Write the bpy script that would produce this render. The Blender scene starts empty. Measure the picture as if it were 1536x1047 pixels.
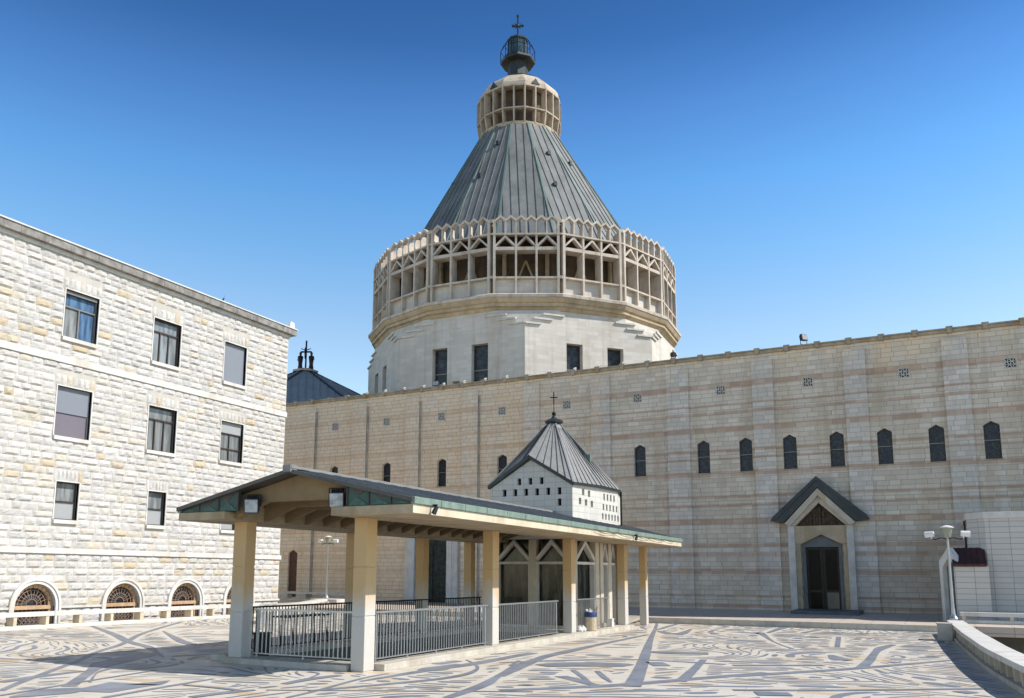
import bpy, bmesh, math, random
from mathutils import Vector, Matrix, noise
random.seed(7)
D = bpy.data
scn = bpy.context.scene
col = scn.collection
rad = math.radians

# ---------------------------------------------------------------- camera
SUN_AZ, SUN_EL = 18.0, 44.0            # azimuth from +X towards +Y
cam_d = D.cameras.new("camera"); cam = D.objects.new("camera", cam_d); col.objects.link(cam)
cam_d.sensor_width = 36.0
cam_d.lens = 1267.44 / 1536 * 36.0
cam_d.shift_x = (768 - 725.165) / 1536
cam_d.shift_y = (668.88 - 523.5) / 1536
cam_d.clip_end = 3000
cam.matrix_world = (Matrix.Translation((0, 0, 1.7)) @ Matrix.Rotation(.487841252, 4, 'Z')
                    @ Matrix.Rotation(1.72185853, 4, 'X') @ Matrix.Rotation(.0057816, 4, 'Z'))
scn.camera = cam

# ---------------------------------------------------------------- sky, sun, exposure
w = D.worlds.new("World"); scn.world = w; w.use_nodes = True
nt = w.node_tree; nt.nodes.clear()
sky = nt.nodes.new("ShaderNodeTexSky"); sky.sky_type = 'NISHITA'; sky.sun_disc = False
sky.sun_elevation = rad(SUN_EL); sky.sun_rotation = rad(90 - SUN_AZ)
sky.altitude = 300; sky.air_density = 1.0; sky.dust_density = 0.15; sky.ozone_density = 3.0
bg = nt.nodes.new("ShaderNodeBackground"); bg.inputs[1].default_value = 0.124
out = nt.nodes.new("ShaderNodeOutputWorld")
# deeper blue with height, paler towards the horizon
tc = nt.nodes.new("ShaderNodeTexCoord"); sxz = nt.nodes.new("ShaderNodeSeparateXYZ"); nt.links.new(tc.outputs['Generated'], sxz.inputs[0])
gr = nt.nodes.new("ShaderNodeValToRGB"); cr_ = gr.color_ramp
SKY = ((.0, (.85, .76, .62)), (.15, (.78, .70, .59)), (.27, (.66, .64, .57)), (.36, (.46, .61, .62)), (.43, (.34, .56, .645)), (.50, (.245, .42, .555)), (.56, (.14, .285, .42)), (.66, (.09, .19, .30)), (.80, (.13, .17, .20)))
for e_ in range(7): cr_.elements.new(.5)
for e_, (p_, c_) in zip(cr_.elements, SKY):
    e_.position = p_; e_.color = (*c_, 1)
nt.links.new(sxz.outputs[2], gr.inputs[0])
mx = nt.nodes.new("ShaderNodeVectorMath"); mx.operation = 'MULTIPLY'; nt.links.new(sky.outputs[0], mx.inputs[0]); nt.links.new(gr.outputs[0], mx.inputs[1])
m2_ = nt.nodes.new("ShaderNodeVectorMath"); m2_.operation = 'SCALE'; m2_.inputs[3].default_value = 2.0; nt.links.new(mx.outputs[0], m2_.inputs[0])
nt.links.new(m2_.outputs[0], bg.inputs[0]); nt.links.new(bg.outputs[0], out.inputs[0])
sun_d = D.lights.new("sun", 'SUN'); sun = D.objects.new("sun", sun_d); col.objects.link(sun)
sun_d.energy = 3.8; sun_d.angle = rad(0.5); sun_d.color = (1.0, .955, .88)
sv = Vector((math.cos(rad(SUN_AZ)) * math.cos(rad(SUN_EL)), math.sin(rad(SUN_AZ)) * math.cos(rad(SUN_EL)), math.sin(rad(SUN_EL))))
sun.rotation_euler = sv.to_track_quat('Z', 'Y').to_euler()
scn.view_settings.view_transform = 'Standard'; scn.view_settings.look = 'None'
scn.view_settings.gamma = 1; scn.view_settings.exposure = 0.56
scn.cycles.max_bounces = 6; scn.cycles.diffuse_bounces = 4

# ---------------------------------------------------------------- material helpers
class NT:
    def __init__(s, name):
        s.m = D.materials.new(name); s.m.use_nodes = True; s.t = s.m.node_tree
        s.t.nodes.clear()
        s.o = s.n("ShaderNodeOutputMaterial"); s.b = s.n("ShaderNodeBsdfPrincipled")
        s.l(s.b.outputs[0], s.o.inputs[0])
    def n(s, k, **kw):
        x = s.t.nodes.new(k)
        for a, b in kw.items(): setattr(x, a, b)
        return x
    def l(s, a, b): s.t.links.new(a, b)
    def set(s, node, key, v):
        if isinstance(v, bpy.types.NodeSocket): s.l(v, node.inputs[key])
        elif isinstance(v, (tuple, list)) and len(v) == 3 and node.inputs[key].type == 'RGBA': node.inputs[key].default_value = (*v, 1)
        else: node.inputs[key].default_value = v
    def math(s, op, a, b=0.0, c=0.0, clamp=False):
        x = s.n("ShaderNodeMath", operation=op); x.use_clamp = clamp
        s.set(x, 0, a); s.set(x, 1, b)
        if op in ('MULTIPLY_ADD', 'SMOOTH_MIN', 'COMPARE'): s.set(x, 2, c)
        return x.outputs[0]
    def mix(s, f, a, b, mode='MIX'):
        x = s.n("ShaderNodeMix", data_type='RGBA', blend_type=mode)
        s.set(x, 0, f); s.set(x, 6, a); s.set(x, 7, b)
        return x.outputs[2]
    def ramp(s, f, stops, interp='LINEAR'):
        x = s.n("ShaderNodeValToRGB"); cr = x.color_ramp; cr.interpolation = interp
        while len(cr.elements) < len(stops): cr.elements.new(0.5)
        for e, (p, c) in zip(cr.elements, stops):
            e.position = p; e.color = (*c, 1) if isinstance(c, tuple) else (c, c, c, 1)
        s.l(f, x.inputs[0]); return x.outputs[0]
    def coord(s, kind='Object'):
        return s.n("ShaderNodeTexCoord").outputs[kind]
    def mapping(s, vec, scale=(1, 1, 1), loc=(0, 0, 0)):
        x = s.n("ShaderNodeMapping"); s.l(vec, x.inputs[0]); x.inputs[3].default_value = scale; x.inputs[1].default_value = loc
        return x.outputs[0]
    def noise(s, vec, scale, detail=3, rough=.55, dist=0, out=0):
        x = s.n("ShaderNodeTexNoise"); s.l(vec, x.inputs['Vector']); x.inputs['Scale'].default_value = scale
        x.inputs['Detail'].default_value = detail; x.inputs['Roughness'].default_value = rough; x.inputs['Distortion'].default_value = dist
        return x.outputs[out]
    def bump(s, h, strength=.3, dist=.02):
        x = s.n("ShaderNodeBump"); x.inputs[0].default_value = strength; x.inputs[1].default_value = dist
        s.l(h, x.inputs['Height']); s.l(x.outputs[0], s.b.inputs['Normal'])
    def fin(s, base, rough=.8, metal=0, spec=.3):
        s.set(s.b, 'Base Color', base); s.set(s.b, 'Roughness', rough); s.set(s.b, 'Metallic', metal)
        s.b.inputs['Specular IOR Level'].default_value = spec
        return s.m

def simple(name, c, rough=.7, metal=0, var=.18, scale=3.0, spec=.3, bump=.15, stain=None):
    t = NT(name); P = t.n("ShaderNodeNewGeometry").outputs['Position']
    f = t.noise(P, scale, 5, .6)
    f2 = t.noise(P, scale * 9, 3, .6)
    d = tuple(x * (1 - var) for x in c); h = tuple(min(1, x * (1 + var)) for x in c)
    cc = t.mix(t.ramp(f, [(.35, 0.), (.65, 1.)]), d, h)
    cc = t.mix(t.math('MULTIPLY', t.ramp(f2, [(.3, 0.), (.7, 1.)]), .35), cc, d)
    if stain:
        st = t.noise(t.mapping(P, (1.2, 1.2, .25)), 1.6, 4, .6)
        cc = t.mix(t.math('MULTIPLY', t.ramp(st, [(.5, 0.), (.68, 1.)]), .7), cc, stain)
    if bump: t.bump(f2, bump, .02)
    return t.fin(cc, rough, metal, spec)

def ashlar(name, c1, c2, mortar, bw, rh, ms=.006, bands=None, zmax=13.0, stain=(.40, .26, .12), stain_amt=.5, grey=(.28, .26, .24), bumpn=.4, warm_bounce_stain=False):
    t = NT(name); uv = t.coord('UV')
    sx = t.n("ShaderNodeSeparateXYZ"); t.l(uv, sx.inputs[0])
    row = t.math('FLOOR', t.math('DIVIDE', sx.outputs[1], rh))
    wn = t.n("ShaderNodeTexWhiteNoise", noise_dimensions='1D'); t.l(row, wn.inputs['W'])
    u2 = t.math('ADD', sx.outputs[0], t.math('MULTIPLY', wn.outputs['Value'], bw * 3))
    # uneven joint widths: warp u smoothly per row
    cw = t.n("ShaderNodeCombineXYZ"); t.l(u2, cw.inputs[0]); t.l(t.math('MULTIPLY', row, 3.7), cw.inputs[1])
    wv = t.noise(cw.outputs[0], 1.1, 1, .5)
    u3 = t.math('ADD', u2, t.math('MULTIPLY', wv, bw * 1.3))
    cb = t.n("ShaderNodeCombineXYZ"); t.l(u3, cb.inputs[0]); t.l(sx.outputs[1], cb.inputs[1])
    br = t.n("ShaderNodeTexBrick"); t.l(cb.outputs[0], br.inputs['Vector'])
    br.offset = .5; br.inputs['Scale'].default_value = 1
    br.inputs['Color1'].default_value = (0, 0, 0, 1); br.inputs['Color2'].default_value = (1, 1, 1, 1); br.inputs['Mortar'].default_value = (.5, .5, .5, 1)
    br.inputs['Mortar Size'].default_value = ms; br.inputs['Mortar Smooth'].default_value = .3
    br.inputs['Brick Width'].default_value = bw; br.inputs['Row Height'].default_value = rh
    base = t.mix(br.outputs['Color'], c1, c2)
    P = t.n("ShaderNodeNewGeometry").outputs['Position']
    fine = t.noise(P, 14, 4, .6)
    base = t.mix(t.math('MULTIPLY', fine, .35), base, tuple(x * .8 for x in c1))
    if bands:
        stops = [(0.0, 0.0)]
        for z0, z1 in sorted(bands): stops += [(z0 / zmax, 1.0), (z1 / zmax, 0.0)]
        bm = t.ramp(t.math('DIVIDE', sx.outputs[1], zmax), stops, 'CONSTANT')
        pat = t.ramp(t.noise(cb.outputs[0], .9, 3, .6), [(.25, .35), (.6, 1.)])
        bc = t.mix(br.outputs['Color'], (.42, .28, .205), (.58, .42, .32))
        base = t.mix(t.math('MULTIPLY', bm, pat), base, bc)
    # weather streaks and patches
    st = t.noise(t.mapping(P, (.9, .9, .16)), .9, 5, .62)
    top = t.noise(P, .35, 3, .5)
    m1 = t.math('MULTIPLY', t.ramp(st, [(.46, 0.), (.68, 1.)]), stain_amt)
    base = t.mix(m1, base, t.mix(.55, base, stain))
    run = t.noise(t.mapping(P, (3.2, 3.2, .10)), 1.0, 4, .6)
    m3 = t.math('MULTIPLY', t.ramp(run, [(.52, 0.), (.70, 1.)]), .42)
    base = t.mix(m3, base, t.mix(.6, base, (.27, .22, .17)))
    m2 = t.math('MULTIPLY', t.ramp(top, [(.45, 0.), (.7, 1.)]), .45)
    base = t.mix(m2, base, t.mix(.45, base, grey))
    if warm_bounce_stain:  # bounced warm light painted into the left end; orange stain near the top
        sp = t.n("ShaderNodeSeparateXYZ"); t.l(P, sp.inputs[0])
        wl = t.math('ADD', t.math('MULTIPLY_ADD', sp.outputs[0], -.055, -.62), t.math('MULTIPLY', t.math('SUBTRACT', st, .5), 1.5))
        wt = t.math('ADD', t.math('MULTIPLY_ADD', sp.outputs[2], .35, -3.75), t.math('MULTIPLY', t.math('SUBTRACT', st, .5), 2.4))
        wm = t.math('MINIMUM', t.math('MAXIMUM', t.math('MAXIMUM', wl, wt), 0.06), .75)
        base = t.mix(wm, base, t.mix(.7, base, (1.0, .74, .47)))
    base = t.mix(t.math('MULTIPLY', br.outputs['Fac'], .85), base, mortar)
    hgt = t.math('ADD', t.math('MULTIPLY', br.outputs['Fac'], -1.), t.math('MULTIPLY', fine, .35))
    t.bump(hgt, bumpn, .012)
    return t.fin(base, .85, 0, .2)

M = {}
M['rock'] = None
def rock_mat():
    t = NT("rough_limestone"); g = t.n("ShaderNodeNewGeometry"); r = g.outputs['Random Per Island']; P = g.outputs['Position']
    c = t.ramp(r, [(0., (.49, .47, .44)), (.3, (.635, .61, .57)), (.5, (.53, .515, .50)), (.68, (.60, .565, .515)), (.88, (.55, .52, .475)), (.935, (.59, .53, .43)), (.975, (.54, .44, .30)), (1., (.62, .57, .50))], 'LINEAR')
    n1 = t.noise(P, 5.5, 5, .65); n2 = t.noise(P, 26, 4, .6); n3 = t.noise(P, 2.2, 4, .6)
    c = t.mix(t.math('MULTIPLY', t.ramp(n1, [(.56, 0.), (.68, 1.)]), .5), c, (.47, .39, .30))
    c = t.mix(t.math('MULTIPLY', t.ramp(n3, [(.50, 0.), (.68, 1.)]), .45), c, (.40, .385, .37))
    c = t.mix(t.math('MULTIPLY', t.ramp(n2, [(.5, 0.), (.75, 1.)]), .35), c, (.42, .38, .33))
    t.bump(t.math('ADD', n2, t.math('MULTIPLY', n1, 1.5)), .55, .03)
    return t.fin(c, .9, 0, .15)
M['rock'] = rock_mat()
M['smooth'] = simple("dressed_white_stone", (.66, .64, .60), .8, var=.07, stain=(.52, .46, .38))
M['mortar'] = simple("wall_mortar", (.52, .485, .43), .95, var=.1)
M['grey_cornice'] = simple("weathered_cornice_concrete", (.27, .255, .235), .9, var=.3, scale=4, stain=(.12, .11, .10))
BANDS = [(.30, .42), (.72, .86), (1.74, 2.03), (2.57, 2.70), (2.97, 3.10), (3.98, 4.28), (4.82, 4.95), (5.21, 5.35), (6.20, 6.46), (6.97, 7.10), (7.34, 7.48), (8.28, 8.58), (9.12, 9.25), (9.50, 9.63), (10.35, 10.65)]
M['church'] = ashlar("banded_limestone_ashlar", (.60, .52, .42), (.78, .70, .59), (.34, .28, .22), .50, .213, ms=.010, bands=BANDS, zmax=13.0, stain_amt=.75, warm_bounce_stain=True)
M['pilaster'] = ashlar("pale_pilaster_ashlar", (.58, .53, .465), (.76, .70, .63), (.36, .31, .26), .40, .213, ms=.009, bands=BANDS, warm_bounce_stain=True, zmax=13.0, stain_amt=.4)
M['coping'] = simple("stained_coping_stone", (.40, .335, .25), .9, var=.25, scale=2.5, stain=(.33, .21, .10))
M['drum'] = ashlar("pale_drum_ashlar", (.60, .555, .49), (.71, .67, .61), (.50, .45, .385), .7, .25, ms=.006, stain=(.45, .34, .22), stain_amt=.5, bumpn=.25)
M['conc'] = simple("grey_cast_concrete", (.575, .505, .425), .85, var=.14, scale=2, stain=(.33, .26, .19))
M['conc_warm'] = simple("ochre_stained_concrete", (.50, .40, .27), .85, var=.2, scale=1.2, stain=(.36, .26, .14))
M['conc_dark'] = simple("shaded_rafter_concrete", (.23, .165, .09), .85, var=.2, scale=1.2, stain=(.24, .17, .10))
M['conc_tan'] = simple("tan_lantern_concrete", (.50, .425, .335), .85, var=.15, scale=2, stain=(.28, .20, .13))
M['cream'] = simple("cream_portal_stone", (.56, .49, .39), .85, var=.15, scale=1.6, stain=(.40, .29, .18))
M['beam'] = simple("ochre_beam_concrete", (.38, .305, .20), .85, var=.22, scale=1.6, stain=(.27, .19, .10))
M['fascia'] = simple("cream_fascia_concrete", (.60, .52, .385), .85, var=.14, scale=1.6, stain=(.42, .33, .21))
M['door_dark'] = simple("near_black_door_metal", (.03, .022, .02), .45, .3, var=.2)
M['jamb'] = simple("pale_jamb_stone", (.60, .56, .50), .85, var=.16, scale=2.2, stain=(.42, .33, .23))
M['recess'] = simple("shade_dark_recess_stone", (.13, .095, .065), .9, var=.3, scale=1.5, stain=(.16, .12, .08))  # deep shade of the recesses put into the base colour
M['white'] = simple("pale_stone", (.62, .60, .56), .8, var=.1, stain=(.48, .42, .34))
def tiles(name, c, joint, bw, rh, ms=.008):
    t = NT(name); uv = t.coord('UV')
    br = t.n("ShaderNodeTexBrick"); t.l(uv, br.inputs['Vector']); br.offset = 0; br.inputs['Scale'].default_value = 1
    br.inputs['Color1'].default_value = (*[x * .93 for x in c], 1); br.inputs['Color2'].default_value = (*c, 1); br.inputs['Mortar'].default_value = (*joint, 1)
    br.inputs['Mortar Size'].default_value = ms; br.inputs['Brick Width'].default_value = bw; br.inputs['Row Height'].default_value = rh
    P = t.n("ShaderNodeNewGeometry").outputs['Position']; n = t.noise(P, 1.3, 5, .6)
    cc = t.mix(t.math('MULTIPLY', t.ramp(n, [(.5, 0.), (.7, 1.)]), .4), br.outputs['Color'], tuple(x * .72 for x in c))
    t.bump(t.math('MULTIPLY', br.outputs['Fac'], -1.), .3, .01)
    return t.fin(cc, .85, 0, .12)
M['tile'] = tiles("pale_wall_tiles", (.60, .57, .53), (.27, .24, .21), .58, .19)
M['lantern_tile'] = tiles("small_white_wall_blocks", (.64, .62, .57), (.42, .39, .34), .36, .18, .006)
def copper(name, c1, c2, c3, rough=.5, metal=.25, sc=1.2):
    t = NT(name); P = t.n("ShaderNodeNewGeometry").outputs['Position']
    n1 = t.noise(t.mapping(P, (1, 1, .35)), sc, 5, .65); n2 = t.noise(P, sc * 7, 4, .6)
    c = t.mix(t.ramp(n1, [(.35, 0.), (.65, 1.)]), c1, c2)
    c = t.mix(t.math('MULTIPLY', t.ramp(n2, [(.45, 0.), (.7, 1.)]), .6), c, c3)
    t.bump(n2, .12, .02)
    return t.fin(c, t.ramp(n2, [(.3, rough - .08), (.7, rough + .15)]), metal, .5)
M['roofgrey'] = copper("pale_grey_roof_sheet", (.30, .30, .29), (.38, .375, .365), (.24, .24, .235), .65, .0)
M['cone'] = copper("weathered_lead_copper_sheet", (.12, .126, .126), (.205, .208, .203), (.15, .17, .163), .62, .0)
M['hip'] = copper("green_copper_hip", (.13, .19, .17), (.17, .235, .205), (.10, .15, .13), .6, .1)
M['dark_metal'] = copper("dark_bronze_sheet", (.028, .034, .038), (.055, .06, .062), (.035, .05, .045), .45, .3)
M['slate'] = copper("slate_grey_sheet", (.20, .20, .195), (.27, .268, .262), (.15, .15, .148), .6, .05)
M['roof_dark'] = copper("brown_canopy_sheet", (.045, .038, .034), (.085, .075, .068), (.12, .12, .11), .45, .2, 2.5)
M['verdigris'] = copper("verdigris_copper", (.15, .23, .19), (.25, .33, .28), (.13, .13, .10), .65, .1, 4.0)
M['dk_verdigris'] = copper("dark_verdigris_panel", (.03, .065, .055), (.05, .10, .085), (.07, .05, .04), .6, .15, 3.0)
M['mid_verdigris'] = copper("streaked_green_panel", (.04, .10, .075), (.07, .15, .12), (.05, .06, .04), .6, .15, 5.0)
M['brownpanel'] = copper("brown_copper_panel", (.06, .042, .032), (.08, .055, .045), (.05, .06, .05), .6, .15, 3.0)
M['iron'] = simple("black_iron", (.025, .024, .024), .5, .5, var=.2)
M['grille'] = simple("rusty_grille_iron", (.30, .215, .165), .6, .3, var=.25, scale=9)
M['edge_strip'] = simple("grey_edge_strip", (.43, .38, .32), .7, .1, var=.3)
M['postw'] = simple("warm_post_stone", (.62, .52, .37), .85, var=.12)
M['steel'] = simple("galvanised_steel", (.42, .43, .44), .38, .75, var=.1)
M['wood'] = simple("brown_wood", (.12, .05, .03), .6, var=.25, scale=6)
M['ochre'] = simple("ochre_wood_frame", (.52, .34, .20), .7, var=.2, scale=6)
M['blackpl'] = simple("dark_plastic", (.02, .024, .035), .5, var=.1)
M['blue'] = simple("blue_bin_liner", (.03, .06, .16), .4, var=.2)
M['beige'] = simple("beige_bin_body", (.50, .41, .29), .85, var=.15, scale=14)
M['lamp_white'] = simple("white_lamp_enamel", (.75, .75, .73), .4, var=.04)
M['lamp_glass'] = simple("frosted_lamp_glass", (.30, .31, .24), .25, var=.1, spec=.6)
M['flood_glass'] = simple("grey_floodlight_glass", (.36, .39, .40), .2, var=.35, scale=9, spec=.7)
M['maroon'] = simple("maroon_metal_roof", (.07, .028, .028), .5, .2, var=.2)
M['cable'] = simple("black_cable", (.02, .02, .02), .6, var=.1)
M['bird'] = simple("dark_feathers", (.02, .02, .025), .7, var=.1)
M['plate'] = simple("brushed_kick_plate", (.13, .125, .115), .4, .5, var=.15)
M['bronze_relief'] = simple("bronze_relief", (.10, .075, .05), .5, .5, var=.5, scale=9, bump=.8)
M['step'] = simple("dark_slate_step", (.11, .125, .14), .6, var=.2)
M['trim_grey'] = simple("grey_door_surround", (.15, .16, .16), .6, var=.15)
M['shutter'] = None
def shutter_mat(name, c):
    t = NT(name); P = t.n("ShaderNodeNewGeometry").outputs['Position']
    s_ = t.n("ShaderNodeSeparateXYZ"); t.l(P, s_.inputs[0])
    f = t.math('FRACT', t.math('MULTIPLY', s_.outputs[2], 1 / .045))
    c_ = t.mix(t.ramp(f, [(0., 0.), (.2, 1.), (1., .8)]), tuple(x * .6 for x in c), c)
    t.bump(f, .5, .01)
    return t.fin(c_, .5, 0, .4)
M['shutter'] = shutter_mat("grey_roller_slats", (.25, .27, .31))
M['shutter_lt'] = shutter_mat("pale_roller_slats", (.40, .41, .41))
M['shutter_dk'] = shutter_mat("mauve_grey_slats", (.20, .18, .21))
def glass(name, c, rough=.08, spec=.7, curtain=None):
    t = NT(name); P = t.n("ShaderNodeNewGeometry").outputs['Position']
    n = t.noise(t.mapping(P, (3, 3, .5)), 2.0, 3, .5)
    cc = t.mix(t.ramp(n, [(.4, 0.), (.6, 1.)]), c, curtain or tuple(x * 1.6 for x in c))
    orn = t.n("ShaderNodeObjectInfo").outputs['Random']
    cc = t.mix(t.math('MULTIPLY', orn, .35), cc, tuple(x * .35 for x in c))
    n2 = t.noise(P, 1.2, 2, .5); t.bump(n2, .08, .05)
    return t.fin(cc, rough, 0, spec)
M['glass'] = glass("window_glass_with_curtain", (.17, .185, .19), curtain=(.34, .355, .35))
M['glass_blue'] = glass("painted_reflection_blue_glass", (.05, .10, .19), curtain=(.12, .22, .36))  # blue reflection painted into the base colour
M['glass_dark'] = glass("dark_door_glass", (.004, .004, .005), .2, .08, curtain=(.008, .009, .009))
M['glass_beacon'] = glass("beacon_glass", (.03, .05, .05), .1, curtain=(.08, .13, .13))
M['frame_al'] = simple("grey_aluminium_frame", (.22, .21, .19), .45, .4, var=.1)
M['frame_br'] = simple("brown_window_frame", (.085, .065, .055), .5, .2, var=.1)
def stained(name, dark, a, b, sc=7.0):
    t = NT(name); P = t.n("ShaderNodeNewGeometry").outputs['Position']
    v = t.n("ShaderNodeTexVoronoi", feature='DISTANCE_TO_EDGE'); t.l(P, v.inputs['Vector']); v.inputs['Scale'].default_value = sc
    v2 = t.n("ShaderNodeTexVoronoi"); t.l(P, v2.inputs['Vector']); v2.inputs['Scale'].default_value = sc
    sp = t.n("ShaderNodeSeparateColor"); t.l(v2.outputs['Color'], sp.inputs[0])
    c = t.ramp(sp.outputs[0], [(0., dark), (.5, a), (.8, dark), (1., b)])
    c = t.mix(t.ramp(v.outputs['Distance'], [(0., 1.), (.06, 0.)]), c, (.07, .07, .066))
    t.bump(v.outputs['Distance'], .3, .02)
    return t.fin(c, .3, 0, .35)
M['stained'] = stained("leaded_blue_glass", (.006, .008, .014), (.012, .02, .045), (.03, .036, .05))
M['stained_brown'] = glass("mottled_brown_glass", (.008, .011, .009), .15, .35, curtain=(.10, .095, .08))
M['lattice'] = stained("dark_lattice_glass", (.012, .014, .018), (.03, .035, .045), (.07, .075, .08), 4.0)
M['bigdoor'] = simple("dark_green_bronze_door", (.035, .045, .042), .5, .3, var=.6, scale=5, bump=.5)
M['bumpy_grey'] = simple("rough_blue_grey_jamb", (.17, .18, .20), .9, var=.35, scale=7, bump=.9)
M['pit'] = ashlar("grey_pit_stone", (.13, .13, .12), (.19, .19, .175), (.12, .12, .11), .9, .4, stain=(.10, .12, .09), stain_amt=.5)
M['vent'] = simple("pale_vent_tile", (.50, .47, .42), .85, var=.08)
M['black'] = simple("unlit_opening", (.012, .012, .012), .9, var=.1)

def plaza_mat():
    t = NT("inlaid_plaza_paving"); g = t.n("ShaderNodeNewGeometry"); P = g.outputs['Position']
    sx = t.n("ShaderNodeSeparateXYZ"); t.l(P, sx.inputs[0]); X, Y = sx.outputs[0], sx.outputs[1]
    # crazy-paved cream and ochre slabs
    mp = t.mapping(P, (1, 1.35, 1))
    nw = t.noise(P, .8, 2, .5, 0, 1)
    pv = t.n("ShaderNodeVectorMath", operation='MULTIPLY_ADD'); t.l(nw, pv.inputs[0]); pv.inputs[1].default_value = (.5, .5, 0); t.l(t.mapping(P, (1, 1, 1), (40.3, 40.1, 0)), pv.inputs[2])
    bk = t.n("ShaderNodeTexBrick"); t.l(pv.outputs[0], bk.inputs['Vector']); bk.offset = .37; bk.inputs['Scale'].default_value = 1
    bk.inputs['Color1'].default_value = (0, 0, 0, 1); bk.inputs['Color2'].default_value = (1, 1, 1, 1); bk.inputs['Mortar'].default_value = (.4, .4, .4, 1)
    bk.inputs['Mortar Size'].default_value = .006; bk.inputs['Brick Width'].default_value = .72; bk.inputs['Row Height'].default_value = .31
    sc = t.n("ShaderNodeSeparateColor"); t.l(bk.outputs['Color'], sc.inputs[0])
    cream = t.ramp(sc.outputs[0], [(0., (.62, .55, .455)), (.35, (.68, .635, .56)), (.7, (.65, .60, .52)), (.90, (.64, .55, .42)), (1., (.60, .42, .25))])
    nn = t.noise(P, 1.4, 5, .6)
    cream = t.mix(t.math('MULTIPLY', t.ramp(nn, [(.45, 0.), (.7, 1.)]), .35), cream, (.44, .36, .27))
    cream = t.mix(t.math('MULTIPLY', t.noise(P, 18, 3, .6), .25), cream, (.40, .37, .33))
    c = cream
    # slab joints
    j = t.math('MULTIPLY', bk.outputs['Fac'], .5)
    c = t.mix(j, c, (.25, .22, .19))
    t.bump(t.noise(P, 30, 3, .6), .08, .01)
    return t.fin(c, t.ramp(nn, [(.3, .45), (.7, .7)]), 0, .35)
M['plaza'] = plaza_mat()
M['inlay'] = simple("blue_grey_inlay_stone", (.215, .232, .27), .55, var=.22, scale=1.6, spec=.35)
M['walk'] = tiles("walkway_slabs", (.56, .47, .39), (.2, .18, .16), 1.0, .6)
M['kerb'] = simple("kerb_stone", (.50, .46, .39), .8, var=.14, stain=(.34, .28, .22))
M['earth'] = simple("dry_earth", (.24, .19, .13), .95, var=.25, scale=.2)

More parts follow.
